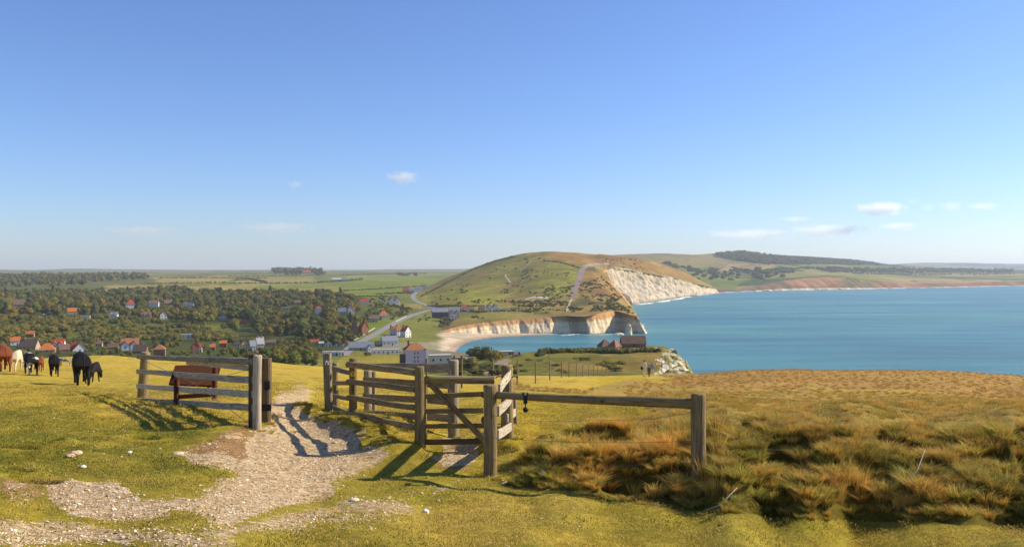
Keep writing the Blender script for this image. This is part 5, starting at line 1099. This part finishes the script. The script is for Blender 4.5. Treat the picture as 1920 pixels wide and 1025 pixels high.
def tree_mesh(name, kind, seed, mat):
    v, t = crown(kind, seed, {'broad': 9, 'conifer': 8, 'bush': 6}[kind]); mb = MB()
    if kind != 'bush': mb.tube([(0, 0, -.08), (.01, 0, .2), (0, .01, .55)], .03, 6, rr=[.035, .026, .012]); mb.tube([(0, 0, .22), (.1, .03, .5)], .012, 5, rr=[.016, .006]); mb.tube([(0, 0, .25), (-.09, -.05, .52)], .012, 5, rr=[.016, .006])
    else: mb.tube([(0, 0, -.1), (0, 0, .3)], .03, 5)
    me = bpy.data.meshes.new(name); k = len(v); me.from_pydata(v.tolist() + mb.v, [], t.tolist() + [tuple(i + k for i in f) for f in mb.f]); me.materials.append(mat); me.materials.append(BARK)
    mi = np.zeros(len(me.polygons), np.int32); mi[len(t):] = 1; me.polygons.foreach_set('material_index', mi); me.update(); return me
TB = [tree_mesh('broadleaf_tree', 'broad', 10 + k, (LEAF, LEAF, LEAFO, LEAF, LEAFB, LEAFO)[k]) for k in range(6)]; TC_ = [tree_mesh('conifer_tree', 'conifer', 30 + k, LEAFD) for k in range(3)]; TS = [tree_mesh('bush', 'bush', 50 + k, LEAFS) for k in range(4)]; TD = [tree_mesh('bush', 'bush', 60 + k, LEAF) for k in range(2)]
ALLT = TB + TC_ + TS + TD; protos('plant', ALLT)
ZONES = [ # polygon in photo pixels, spacing m, height range, kinds, description
 ([(-80,560),(100,557),(200,557),(290,552),(335,545),(365,552),(420,554),(500,552),(600,554),(650,560),(690,575),(672,600),(655,620),(655,640),(560,640),(430,625),(380,612),(290,600),(200,592),(60,594),(-80,590)], 12.5, (10, 18), 'B', 'wood'),
 ([(-80,592),(60,596),(200,594),(290,604),(390,614),(440,630),(440,640),(300,638),(200,636),(-80,634)], 9, (3.5, 6.5), 'S', 'scrub'),
 ([(-80,636),(430,638),(430,655),(-80,655)], 11, (4, 8), 'M', 'garden'), ([(-80,655),(440,655),(440,668),(-80,668)], 9, (3, 5), 'M', 'garden'),
 ([(420,646),(520,648),(600,650),(640,668),(636,690),(560,692),(480,682),(400,668)], 8.5, (6, 10), 'B', 'belt'),
 ([(700,575),(735,572),(800,586),(780,592),(740,600),(700,603),(688,612),(676,600)], 9, (3.5, 6.5), 'M', 'lane'), ([(640,560),(735,560),(740,572),(700,576)], 16, (4, 8), 'M', 'lane'),
 ([(-80,549),(200,547),(340,541),(335,549),(200,557),(-80,560)], 15, (9, 13), 'B', 'wood'), ([(-80,518),(190,515),(272,516),(282,525),(180,529),(-80,530)], 30, (12, 20), 'B', 'far'), ([(-80,530),(160,529),(165,537),(-80,543)], 28, (11, 17), 'B', 'far'),
 ([(510,508),(560,507),(600,511),(610,516),(560,518),(515,514)], 30, (17, 30), 'B', 'far'), ([(660,650),(690,660),(760,661),(750,668),(650,668)], 9, (2.5, 4.5), 'M', 'lane'), ([(745,515),(775,514),(785,518),(750,519)], 26, (9, 14), 'B', 'far'),
 ([(640,600),(690,640),(640,655),(560,645)], 8, (5, 9), 'B', 'wood'), ([(775,596),(800,590),(810,600),(780,606)], 14, (2, 3), 'S', 'lane')]
TR = []
for zi, (poly, sp, (h0, h1), kd, ds) in enumerate(ZONES):
    pxs = [p[0] for p in poly]; pys = [p[1] for p in poly]
    # distance band covered by the polygon
    Ys = np.exp(np.linspace(math.log(150), math.log(9500), 400)); zz = valley_z((np.mean(pxs) - CX) / F * Ys, Ys); pp = HY + (H - zz) / Ys * F
    y0 = Ys[np.argmax(pp < max(pys) + 6)]; y1 = Ys[np.argmax(pp < min(pys) - 3)] if (pp < min(pys) - 3).any() else 9500
    xa, xb = (min(pxs) - CX) / F, (max(pxs) - CX) / F
    gx = np.arange(min(xa * y0, xa * y1), max(xb * y0, xb * y1), sp); gy = np.arange(y0 * .9, y1 * 1.15, sp); X, Y = np.meshgrid(gx, gy); X = X.ravel() + rng.uniform(-.48, .48, X.size) * sp; Y = Y.ravel() + rng.uniform(-.48, .48, Y.size) * sp
    px = CX + X / Y * F; k = (px > min(pxs)) & (px < max(pxs)); X, Y, px = X[k], Y[k], px[k]; Z = valley_z(X, Y); py = HY + (H - Z) / Y * F
    k = inpoly(px, py, poly) & (Z > .5); X, Y, Z, px, py = X[k], Y[k], Z[k], px[k], py[k]
    dn = fbm(X * .02, Y * .02, 301, 3) - (.04 if ds in ('wood', 'belt') else .0)
    k = rng.random(len(X)) > sstep(.42, .56, dn) * (.62 if ds == 'wood' else .4 if ds == 'belt' else .75); X, Y, Z, px, py = X[k], Y[k], Z[k], px[k], py[k]
    hh = (h0 + (h1 - h0) * rng.random(len(X)) ** 1.4 * 1.15) * (.8 + .45 * fbm(X * .012, Y * .012, 305, 2)); wpx = hh * .3 / Y * F; tp = py - hh / Y * F
    ok = np.ones(len(X), bool)
    for x0, x1, yt, yb, Yd in HB:
        inw = (px + wpx > x0) & (px - wpx < x1)
        ok &= ~(inw & (Y < Yd + 4) & (tp < yb - (yb - yt) * .35)); ok &= ~(inw & (abs(Y - Yd - 5) < 9))
    lane = [(640,668),(660,650),(690,634),(720,617),(745,603),(775,590),(800,583)]; ok &= polydist(px, py, lane, False) > 5
    ok &= ~((polydist(px, tp, lane, False) < 6) & (Y < 1100))
    for a in np.where(ok)[0]:
        u = rng.random(); kind = {'B': (0 if u < .90 else 6 if u < .93 else 9), 'C': 6, 'S': (9 if u < .85 else 13), 'M': (0 if u < .35 else 9 if u < .8 else 13)}[kd]
        n_ = {0: 6, 6: 3, 9: 4, 13: 2}[kind]; TR.append((X[a], Y[a], Z[a], hh[a] * (1.15 if kind == 6 else 1) * (.62 if kind in (9, 13) and kd != 'S' else 1), kind + int(rng.integers(n_)), kind, ds, px[a]))
print('trees', len(TR))
KN = {0: ('broadleaf_tree', 'tree'), 6: ('conifer_tree', 'tree'), 9: ('bush', 'bush'), 13: ('bush', 'bush')}
DS = {'wood': 'in the valley wood left of the lane', 'scrub': 'on the scrubby slope above the orange-roofed houses', 'garden': 'among the house gardens beyond the field', 'belt': 'in the dark belt behind the gateway', 'lane': 'beside the lane climbing to the down', 'far': 'in the distant plantations'}
KD = {0: 'round-crowned olive-green broadleaf tree', 6: 'dark pointed evergreen tree', 9: 'low yellow-green bush', 13: 'low dark green bush'}
TR.sort(key=lambda q: q[1] / q[3]); rest = []; cnt = {}
for q in TR:
    nm = KN[q[5]][0]; cnt[nm] = cnt.get(nm, 0) + 1
    if cnt[nm] <= 280:
        o = link(nm, ALLT[q[4]]); o.location = (q[0], q[1], q[2] - .2); s = q[3]; o.scale = (s * random.uniform(.9, 1.2), s * random.uniform(.9, 1.2), s); o.rotation_euler = (0, 0, random.uniform(0, 6.28))
        tag(o, KD[q[5]] + ' ' + DS[q[6]], KN[q[5]][1], KN[q[5]][0].replace('_', ' ').replace('bush', 'bushe') + 's ' + DS[q[6]])
    else: rest.append(q)
R = np.array([(q[0], q[1], q[2] - .2, q[3], q[4]) for q in rest])
scatter('woodland', 'plant', R[:, :3], rng.uniform(0, 6.28, len(R)), R[:, 3], R[:, 4].astype(int), 'mixed woodland filling the valley and far plantations', 'woodland')

def hedge(line, h, sp, label, keys=('valley', 'hill', 'head', 'coast'), rows=1, mats=(9, 13), cat='hedge', name='hedge'):
    seg = [np.hypot(line[i + 1][0] - line[i][0], line[i + 1][1] - line[i][1]) for i in range(len(line) - 1)]; cum = np.concatenate([[0], np.cumsum(seg)]); L = []
    for s in np.linspace(0, cum[-1], 200):
        q = hit(np.interp(s, cum, [p[0] for p in line]), np.interp(s, cum, [p[1] for p in line]), keys)
        if q is not None: L.append(tuple(q))
    L = np.array(L); L = L[np.concatenate([[True], np.abs(np.diff(L[:, 1])) < 900])]; d = np.concatenate([[0], np.cumsum(np.linalg.norm(np.diff(L, axis=0), axis=1))]); n = int(min(420, max(6, d[-1] / sp)))
    V = []; T = []; nv = 0; bank = [crown('bush', 400 + k, 3, 36) for k in range(5)]
    for r_ in range(rows):
        for s in np.linspace(0, d[-1], n) + rng.uniform(-.4, .4, n) * sp:
            x, y, z = [float(np.interp(s, d, L[:, a])) for a in range(3)]; y += r_ * h * 1.2 + rng.uniform(-.3, .3) * h; zz = zdown(x, y, keys); z = zz if zz > -100 else z
            v, t = bank[int(rng.integers(5))]; q = h * rng.uniform(.65, 1.25); a = rng.uniform(0, 6.28); c, s_ = math.cos(a), math.sin(a)
            w = v * q; w = np.stack([w[:, 0] * c - w[:, 1] * s_, w[:, 0] * s_ + w[:, 1] * c, w[:, 2]], 1) + np.array([x, y, z - .15 * q]); V.append(w); T.append(t + nv); nv += len(w)
    me = npmesh(name, np.concatenate(V), None, False, T=np.concatenate(T)); me.materials.append(LEAF if 13 in mats else LEAFS); tag(link(name, me), label, cat); return me
hedge([(1015,662),(1060,661),(1110,661),(1165,663),(1200,660),(1235,660)], 2.6, 1.5, 'thick dark hedge below the fort buildings on the promontory', ('head',), 2)
hedge([(1012,668),(1020,663),(1030,658)], 2.2, 1.6, 'dark bush mass at the left end of the promontory hedge', ('head',), 2)
hedge([(430,518),(500,518),(600,516)], 6, 7, 'far hedge line along the skyline fields'); hedge([(430,531),(520,532),(600,530),(660,526)], 6, 6, 'dark hedgerow crossing the middle of the plain'); hedge([(270,532),(350,531),(430,530)], 6, 7, 'hedgerow left of the far fields'); hedge([(660,556),(700,556),(745,557)], 4, 4, 'hedge under the bright green field'); hedge([(705,552),(750,550),(770,550)], 4, 4, 'dark hedge left of the red-roofed house under the down')
hedge([(0,528),(120,527),(230,526)], 7, 8, 'long hedge in front of the far left wood'); hedge([(300,522),(380,521),(500,522)], 6, 8, 'hedge between two far tan fields'); hedge([(640,516),(720,514),(800,513)], 6, 8, 'hedge high on the plain behind the bright green field')
hedge([(640,546),(720,541),(800,536)], 4, 5, 'hedge across the bright green field'); hedge([(210,551),(280,547),(340,544)], 6, 6, 'dark belt hedge above the small pale field'); hedge([(380,548),(450,546),(560,548)], 5, 6, 'hedge along the upper edge of the wood')
hedge([(600,529),(640,528),(680,524)], 7, 8, 'tree line behind the far white farm'); hedge([(440,526),(470,524),(500,530)], 8, 7, 'small clump of trees round a far farm')
hedge([(790,556),(815,544),(845,527),(870,514)], 4.5, 4.5, 'dark scrub running up the left shoulder of the down', ('hill',)); hedge([(870,514),(900,500),(930,489),(965,481)], 4, 5, 'dark scrub just under the left skyline of the down', ('hill',)); hedge([(860,583),(900,585),(960,583),(1000,584)], 3, 3.2, 'garden hedges in front of the white gabled cottages', ('hill',)); hedge([(800,574),(860,574),(905,574)], 3, 3.2, 'bushes behind the long building above the bay', ('hill',)); hedge([(940,581),(1000,578),(1060,583)], 2.4, 4, 'low gorse right of the white gabled cottages', ('hill',))
hedge([(1020,489),(1050,492),(1085,502)], 3.2, 3, 'dark field bank running to the hill road', ('hill',)); hedge([(1090,535),(1105,530),(1112,534)], 3, 4, 'dark gorse patch right of the hill road', ('hill',), 2); hedge([(1050,541),(1065,540),(1075,537)], 3, 4, 'dark gorse patch left of the hill road', ('hill',), 2)
hedge([(1240,494),(1270,499),(1300,506),(1330,513)], 7, 8, 'dark hedge line slanting down the farther hillside', ('coast',)); hedge([(1370,501),(1400,507),(1440,511)], 8, 9, 'wooded strip between tan and green far fields', ('coast',)); hedge([(1420,509),(1460,505),(1500,503)], 8, 9, 'short hedge above the red coast cliffs', ('coast',)); hedge([(1600,513),(1700,515),(1800,515),(1900,514)], 9, 11, 'long hedge across the far right plain', ('coast',))
for a, b_, h_, l in ((892, 668, 7.5, 'tall dark green bush hiding the beach end'), (908, 672, 6.5, 'russet-green bush right of the tall dark one'), (925, 676, 5, 'low russet bush nearest the bay water'), (935, 672, 3.5, 'small green bush at the edge of the bay'), (880, 690, 5, 'bush in front of the tall dark one')):
    q = hit(a, b_); o = link('bush', TD[0] if 'dark' in l else TS[1]); o.location = (q.x, q.y, q.z - h_ * .28); o.scale = (h_ * 1.15, h_ * 1.15, h_ * 1.35); tag(o, l, 'bush')
for k in range(70):
    a = rng.uniform(960, 1190); b_ = rng.uniform(672, 700); 
    if fbm(a * .02, b_ * .1, 311, 3) < .5: continue
    q = hit(a, b_, ('head',))
    if q is None: continue
    s = rng.uniform(.8, 1.8); o = link('scrub_bush', (TD + TS)[int(rng.integers(6))]); o.location = (q.x, q.y, q.z - .35); o.scale = (s * 1.6, s * 1.6, s * .8); tag(o, 'small flattened scrub bush dotted over the near promontory', 'bush', 'scrub bushes dotted over the promontory')
HS = []
for poly, n_, thr in (([(790,560),(860,530),(960,490),(1040,475),(1090,500),(1070,575),(900,570),(800,572)], 900, .56), ([(1090,505),(1130,520),(1180,570),(1190,590),(1080,585)], 500, .52), ([(960,565),(1180,560),(1180,583),(980,588)], 600, .5), ([(1030,476),(1250,490),(1300,520),(1150,500)], 350, .55), ([(800,596),(860,596),(940,592),(850,606),(800,622)], 400, .5)):
    xs_, ys_ = [p[0] for p in poly], [p[1] for p in poly]
    for _ in range(n_):
        a, b_ = rng.uniform(min(xs_), max(xs_)), rng.uniform(min(ys_), max(ys_))
        if not inpoly(np.array([a]), np.array([b_]), poly)[0] or fbm(a * .022, b_ * .09, 315, 3) < thr: continue
        q = hit(a, b_, ('hill',))
        if q is not None: HS.append((q.x, q.y, q.z - .4, rng.uniform(1.4, 3.4), rng.integers(9, 15)))
for poly, n_ in (([(1340,476),(1390,472),(1440,479),(1500,483),(1600,489),(1660,497),(1560,496),(1440,495),(1370,487)], 1900), ([(1500,503),(1640,504),(1900,505),(1900,511),(1700,512),(1560,510)], 500), ([(1240,492),(1330,510),(1340,516),(1260,502)], 150), ([(1290,506),(1500,505),(1480,522),(1300,528)], 90)):
    xs_, ys_ = [p[0] for p in poly], [p[1] for p in poly]
    for _ in range(n_):
        a, b_ = rng.uniform(min(xs_), max(xs_)), rng.uniform(min(ys_), max(ys_))
        if not inpoly(np.array([a]), np.array([b_]), poly)[0]: continue
        q = hit(a, b_, ('coast',))
        if q is not None: HS.append((q.x, q.y, q.z - 1, rng.uniform(9, 17), rng.integers(9, 15)))
HS = np.array(HS, float); print('scrub', len(HS))
scatter('gorse_scrub', 'plant', HS[:, :3], rng.uniform(0, 6.28, len(HS)), HS[:, 3], HS[:, 4].astype(int), 'gorse and scrub dotting the big down and woods on the far ridge', 'scrub')
GP = []
for k in range(46):
    a = rng.uniform(855, 965); b_ = rng.uniform(690, 716) if a < 940 else rng.uniform(690, 702); q = hit(a, b_)
    if q is not None: GP.append(((q.x, q.y, q.z - .3), rng.uniform(1.3, 2.8)))
for (p_, s) in GP: o = link('gorse_bush', TD[int(rng.integers(2))]); o.location = p_; o.scale = (s, s, s * .9); tag(o, 'dark gorse bush in the hollow behind the wire fence', 'bush', 'gorse bushes in the hollow behind the wire fence')

# ================================================================ grass and gravel near the gate
def grass_mat(name, base_, tip, dry, sc=.9):
    m, nt, b = newmat(name); pos = N(nt, 'ShaderNodeNewGeometry').outputs['Position']; oi = N(nt, 'ShaderNodeObjectInfo').outputs['Random']; h = N(nt, 'ShaderNodeAttribute', attribute_name='h').outputs['Fac']; rb = N(nt, 'ShaderNodeAttribute', attribute_name='rb').outputs['Fac']
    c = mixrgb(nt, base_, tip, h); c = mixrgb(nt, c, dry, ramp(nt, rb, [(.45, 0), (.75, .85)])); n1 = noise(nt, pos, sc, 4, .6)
    c = mixrgb(nt, c, ramp(nt, n1, [(.3, (.68, .8, .7)), (.7, (1.3, 1.15, 1.1))]), 1, 'MULTIPLY'); c = mixrgb(nt, c, ramp(nt, oi, [(0, .75), (1, 1.25)]), 1, 'MULTIPLY')
    nt.links.new(c, b.inputs['Base Color']); b.inputs['Roughness'].default_value = .7; b.inputs['Specular IOR Level'].default_value = .2
    tr = N(nt, 'ShaderNodeBsdfTranslucent'); nt.links.new(c, tr.inputs['Color']); mx = N(nt, 'ShaderNodeMixShader'); mx.inputs[0].default_value = .3; nt.links.new(b.outputs[0], mx.inputs[1]); nt.links.new(tr.outputs[0], mx.inputs[2]); nt.links.new(mx.outputs[0], nt.nodes['Material Output'].inputs[0]); return m
def blades(name, n, rad, h0, h1, w, spread, mat, seed, seg=3, lean=(0, 0)):
    r = np.random.default_rng(seed); a = r.uniform(0, 6.28, n); R = rad * np.sqrt(r.random(n)); bx, by = R * np.cos(a), R * np.sin(a); da = a + r.normal(0, .7, n) if spread > .3 else r.uniform(0, 6.28, n)
    hh = r.uniform(h0, h1, n); sp = spread * hh * r.uniform(.3, 1.2, n); dx = np.cos(da) * sp + lean[0] * hh; dy = np.sin(da) * sp + lean[1] * hh; fa = r.uniform(0, 3.14, n); wx, wy = np.cos(fa) * w, np.sin(fa) * w; V = []; hv = []
    for k in range(seg + 1):
        t = k / seg; cx = bx + dx * t ** 1.8; cy = by + dy * t ** 1.8; cz = hh * (t - .22 * spread * t ** 3 * 1.4); ww = (1 - t) ** .7 * (1 if k < seg else 0) + .08
        V.append(np.stack([cx - wx * ww, cy - wy * ww, cz], 1)); V.append(np.stack([cx + wx * ww, cy + wy * ww, cz], 1)); hv += [np.full(n, t)] * 2
    V = np.stack(V, 1).reshape(-1, 3); m = 2 * (seg + 1); i = np.arange(n)[:, None] * m; Q = np.concatenate([np.stack([i[:, 0] + 2 * k, i[:, 0] + 2 * k + 1, i[:, 0] + 2 * k + 3, i[:, 0] + 2 * k + 2], 1) for k in range(seg)])
    rb = np.repeat(r.random(n), m); me = npmesh(name, V, Q, False, None, {'h': np.stack(hv, 1).ravel(), 'rb': rb}); me.materials.append(mat); return me
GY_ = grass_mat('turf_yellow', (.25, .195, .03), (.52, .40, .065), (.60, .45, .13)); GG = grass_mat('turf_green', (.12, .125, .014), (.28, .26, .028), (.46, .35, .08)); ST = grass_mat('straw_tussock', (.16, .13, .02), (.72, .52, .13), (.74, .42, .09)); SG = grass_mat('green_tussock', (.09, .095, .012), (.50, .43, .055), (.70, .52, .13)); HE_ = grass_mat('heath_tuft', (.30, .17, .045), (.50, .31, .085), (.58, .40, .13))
tuft = [blades('t', 190, .26, .010, .026, .0036, .9, GY_, 1 + k, 2) for k in range(3)] + [blades('t', 190, .26, .012, .032, .0036, .9, GG, 5 + k, 2) for k in range(3)]
tus = [blades('t', 210, .10, .14, .30, .0042, .8, ST, 11 + k, 4, (.10, -.25)) for k in range(3)] + [blades('t', 210, .11, .12, .26, .0045, .9, SG, 15 + k, 4, (.08, -.25)) for k in range(3)] + [blades('t', 120, .16, .10, .24, .004, .6, ST, 21 + k, 3) for k in range(2)] + [blades('t', 120, .18, .08, .2, .0045, .6, HE_, 25 + k, 3) for k in range(2)] + [blades('t', 60, .10, .40, .62, .003, .35, ST, 28, 4)]
protos('grass', tuft + tus)
def cells(y0, y1, sp, pa=-60, pb=1990):
    X, Y = np.meshgrid(np.arange((pa - CX) / F * y1, (pb - CX) / F * y1, sp), np.arange(y0, y1, sp)); X = X.ravel() + rng.uniform(-.5, .5, X.size) * sp; Y = Y.ravel() + rng.uniform(-.5, .5, Y.size) * sp
    px = CX + X / Y * F; k = (px > pa) & (px < pb); return X[k], Y[k]
GR_ = []
def put(X, Y, keep, idx, s0, s1, tag_=0):
    X, Y = X[keep], Y[keep]; Z = near_z(X, Y); n = len(X); ii = idx(n, X, Y) if callable(idx) else np.full(n, idx); GR_.append(np.stack([X, Y, Z - .005, rng.uniform(s0, s1, n), ii], 1))
for y0, y1, sp, s in ((4.8, 10, .26, 1.0), (10, 17, .34, 1.15), (17, 30, .55, 1.5)):
    X, Y = cells(y0, y1, sp); px, py, m = masks(X, Y)
    keep = (m['gravel'] < .3) & (rng.random(len(X)) > m['sparse'] * .8) & (m['soil'] < .5) & (m['tuss'] < .5)
    gm = lambda n, X_, Y_, m=m, keep=keep: np.where(rng.random(n) < (m['lush'][keep] * .8 + .22 * fbm(X_ * .5, Y_ * .5, 91, 3)), 3, 0) + rng.integers(0, 3, n)
    put(X, Y, keep, gm, s * .85, s * 1.2)
# tussocks on the bank
X, Y = cells(9.0, 13.6, .13, 930, 2060); px, py, m = masks(X, Y); cl = fbm(X * 2.3 + .5 * Y, Y * 1.7, 31, 3); edge = np.minimum(1, polydist(px, py, TUSS_PX) / 22)
keep = (m['tuss'] > .5) & (rng.random(len(X)) < .22 + .85 * sstep(.40, .52, cl)); big = edge
GR_.append(None); GR_.pop()
Xk, Yk = X[keep], Y[keep]; n = len(Xk); c2 = fbm(Xk * .8, Yk * .8, 95, 3); pxk = px[keep]
orange = np.exp(-((pxk - 1180) / 130) ** 2); ii = np.where(rng.random(n) < .28 + .45 * sstep(.46, .6, c2) + .4 * orange, 6, 9) + rng.integers(0, 3, n); ii = np.where(rng.random(n) < .05, 16, ii)
GR_.append(np.stack([Xk, Yk, near_z(Xk, Yk) - .02, (rng.uniform(.55, 1.0, n) * (.45 + .55 * edge[keep])) * np.where(ii == 16, .8, 1), ii], 1))
# straw and heath behind
for y0, y1, sp, s in ((11.5, 20, .28, .55), (20, 40, .45, .6), (40, 128, .8, .75)):
    X, Y = cells(y0, y1, sp, 930, 2000); px, py, m = masks(X, Y); keep = ((m['straw'] + m['heath'] > .4) & (m['path'] < .5) & (m['tuss'] < .5)) & (rng.random(len(X)) < .35 + .7 * fbm(X * .35, Y * .35, 97, 3))
    hi = m['heath'][keep]; put(X, Y, keep, lambda n, a, b_, hi=hi: np.where(rng.random(n) < hi * .8 + .15, 14, 12) + rng.integers(0, 2, n), s * .6, s * 1.05)
# fringe along the mound under the curved fence, post feet
L = []
for a, b_ in zip(MOUND[:-1], MOUND[1:]):
    for _ in range(46): t = rng.random(); L.append((a[0] + (b_[0] - a[0]) * t + rng.normal(0, .16), a[1] + (b_[1] - a[1]) * t + rng.normal(0, .16)))
for px_, y_ in ((921, 11.3), (1311, 10.3), (951, 14.1), (788, 12.9), (482, 13.6), (499, 14.5), (851, 14.8), (663, 16.4), (267, 22.4)):
    for _ in range(9): L.append(((px_ - CX) / F * y_ + rng.normal(0, .13), y_ + rng.normal(0, .10)))
L = np.array(L); n = len(L); GR_.append(np.stack([L[:, 0], L[:, 1], near_z(L[:, 0], L[:, 1]) - .02, rng.uniform(.2, .36, n), rng.choice([9, 10, 11, 10], n)], 1))
G = np.concatenate(GR_); print('grass', len(G))
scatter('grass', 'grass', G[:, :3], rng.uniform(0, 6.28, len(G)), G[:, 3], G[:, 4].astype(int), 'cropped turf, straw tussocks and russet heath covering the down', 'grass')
# chalk pebbles
def pebble(seed, fl):
    r = np.random.default_rng(seed); v, f = ICO0; v = v * r.uniform(.7, 1.25, (len(v), 1)) * np.array([1, .75, fl]); me = npmesh('pebble', v, None, False, T=f); return me
PM, nt, b = newmat('chalk_pebble'); oi = N(nt, 'ShaderNodeObjectInfo').outputs['Random']; nt.links.new(ramp(nt, oi, [(0, (.34, .21, .10)), (.3, (.56, .39, .21)), (.7, (.70, .53, .32)), (1, (.80, .69, .50))]), b.inputs['Base Color'])
PB = [pebble(70 + k, (.45, .6, .35, .5, .3)[k % 5]) for k in range(6)]
for me in PB: me.materials.append(PM)
protos('pebble', PB); out = []
for y0, y1, sp, s in ((4.9, 9, .042, 1), (9, 13, .055, 1.15), (13, 19, .13, 1.6)):
    X, Y = cells(y0, y1, sp, -60, 1100 if y0 < 12 else 930); px, py, m = masks(X, Y); cl = fbm(X * 1.6, Y * 1.6, 99, 4)
    keep = rng.random(len(X)) < np.clip(m['gravel'] * .55 + m['sparse'] * sstep(.42, .58, cl) * .8 + m['soil'] * .12 + .012 + .03 * (cl > .6), 0, 1); X, Y = X[keep], Y[keep]
    out.append(np.stack([X, Y, near_z(X, Y) + .003, np.minimum(rng.gamma(2.0, .0033, len(X)), .022) * s + .0055], 1))
G = np.concatenate(out); print('pebbles', len(G))
scatter('chalk_gravel', 'pebble', G[:, :3], rng.uniform(0, 6.28, len(G)), G[:, 3], rng.integers(0, 6, len(G)), 'loose cream chalk gravel on the path and scattered over the turf', 'gravel', tilt=rng.normal(0, .3, (len(G), 2)))

# ================================================================ clouds: low scattered cumulus far beyond the coast
cm = bpy.data.materials.new('cloud_vapour'); cm.use_nodes = True; nt = cm.node_tree; nt.nodes.remove(nt.nodes['Principled BSDF'])
pv = nt.nodes.new('ShaderNodeVolumePrincipled'); pv.inputs['Color'].default_value = (1, 1, 1, 1); pv.inputs['Anisotropy'].default_value = .3
tc = N(nt, 'ShaderNodeTexCoord').outputs['Object']; ln = N(nt, 'ShaderNodeVectorMath', operation='LENGTH'); nt.links.new(tc, ln.inputs[0])
nz = noise(nt, mapping(nt, tc, (3.4, 2, 1.3)), 1.0, 6, .62); s_ = N(nt, 'ShaderNodeMath', operation='SUBTRACT'); s_.inputs[0].default_value = 1.02; nt.links.new(ln.outputs['Value'], s_.inputs[1])
a_ = N(nt, 'ShaderNodeMath', operation='MULTIPLY_ADD'); nt.links.new(nz, a_.inputs[0]); a_.inputs[1].default_value = 1.9; a_.inputs[2].default_value = -1.12; b2 = N(nt, 'ShaderNodeMath', operation='ADD'); nt.links.new(a_.outputs[0], b2.inputs[0]); nt.links.new(s_.outputs[0], b2.inputs[1])
d_ = N(nt, 'ShaderNodeMath', operation='MULTIPLY', use_clamp=False); cl_ = N(nt, 'ShaderNodeMath', operation='MAXIMUM'); nt.links.new(b2.outputs[0], cl_.inputs[0]); cl_.inputs[1].default_value = 0; nt.links.new(cl_.outputs[0], d_.inputs[0])
oc = N(nt, 'ShaderNodeObjectInfo'); sc_ = N(nt, 'ShaderNodeSeparateColor'); nt.links.new(oc.outputs['Color'], sc_.inputs[0]); nt.links.new(sc_.outputs[0], d_.inputs[1]); nt.links.new(d_.outputs[0], pv.inputs['Density'])
nt.links.new(pv.outputs[0], nt.nodes['Material Output'].inputs['Volume'])
def cloud(x0, x1, y0, y1, dens, label, Yd=9000):
    c = P((x0 + x1) / 2, (y0 + y1) / 2, Yd); me = npmesh('cloud', ICO2[0], None, True, T=ICO2[1]); me.materials.append(cm); o = link('cloud', me); o.location = c; w = (x1 - x0) / 2 * Yd / F; o.scale = (w * 1.15, w * .8, (y1 - y0) / 2 * Yd / F * 1.3); o.color = (dens, 0, 0, 1); tag(o, label, 'cloud')
cloud(722, 788, 321, 345, .010, 'small lone pinkish-white cloud left of the big down'); cloud(1604, 1698, 379, 405, .016, 'brightest small white cloud at the upper right'); cloud(1700, 1724, 372, 384, .006, 'tiny wisp above and right of the brightest cloud'); cloud(1726, 1752, 381, 397, .006, 'small faint puff right of the brightest cloud'); cloud(1760, 1806, 377, 398, .007, 'medium faint puff second from the right edge'); cloud(1812, 1872, 380, 395, .009, 'flat white cloudlet nearest the right edge')
cloud(1480, 1622, 420, 444, .007, 'long thin white cloud streak above the far ridge'); cloud(1325, 1490, 429, 452, .007, 'very faint long streak left of the white one'); cloud(1462, 1520, 405, 417, .009, 'thin faint wisp above the long white streak'); cloud(1645, 1722, 416, 434, .009, 'faint flat wisp below the brightest cloud'); cloud(536, 570, 339, 353, .008, 'tiny faint cloud far left of the pinkish one')
cloud(186, 340, 424, 440, .0036, 'faint grey streak low over the left plain'); cloud(440, 590, 416, 438, .0036, 'faint slanting grey streak in the left middle sky')
# ================================================================ the air
HAZE_D = 6e-5
mb = MB(); mb.box(-9000, 15000, -40, 13500, -12, 172)
hm = bpy.data.materials.new('haze_air'); hm.use_nodes = True; nt = hm.node_tree; nt.nodes.remove(nt.nodes['Principled BSDF'])
pv = nt.nodes.new('ShaderNodeVolumePrincipled'); pv.inputs['Color'].default_value = (.80, .88, 1, 1); pv.inputs['Density'].default_value = HAZE_D; pv.inputs['Anisotropy'].default_value = .2
nt.links.new(pv.outputs[0], nt.nodes['Material Output'].inputs['Volume'])
tag(mb.build('haze', hm), 'thin bluish haze over the far coast and hills', 'haze', kind='stuff')
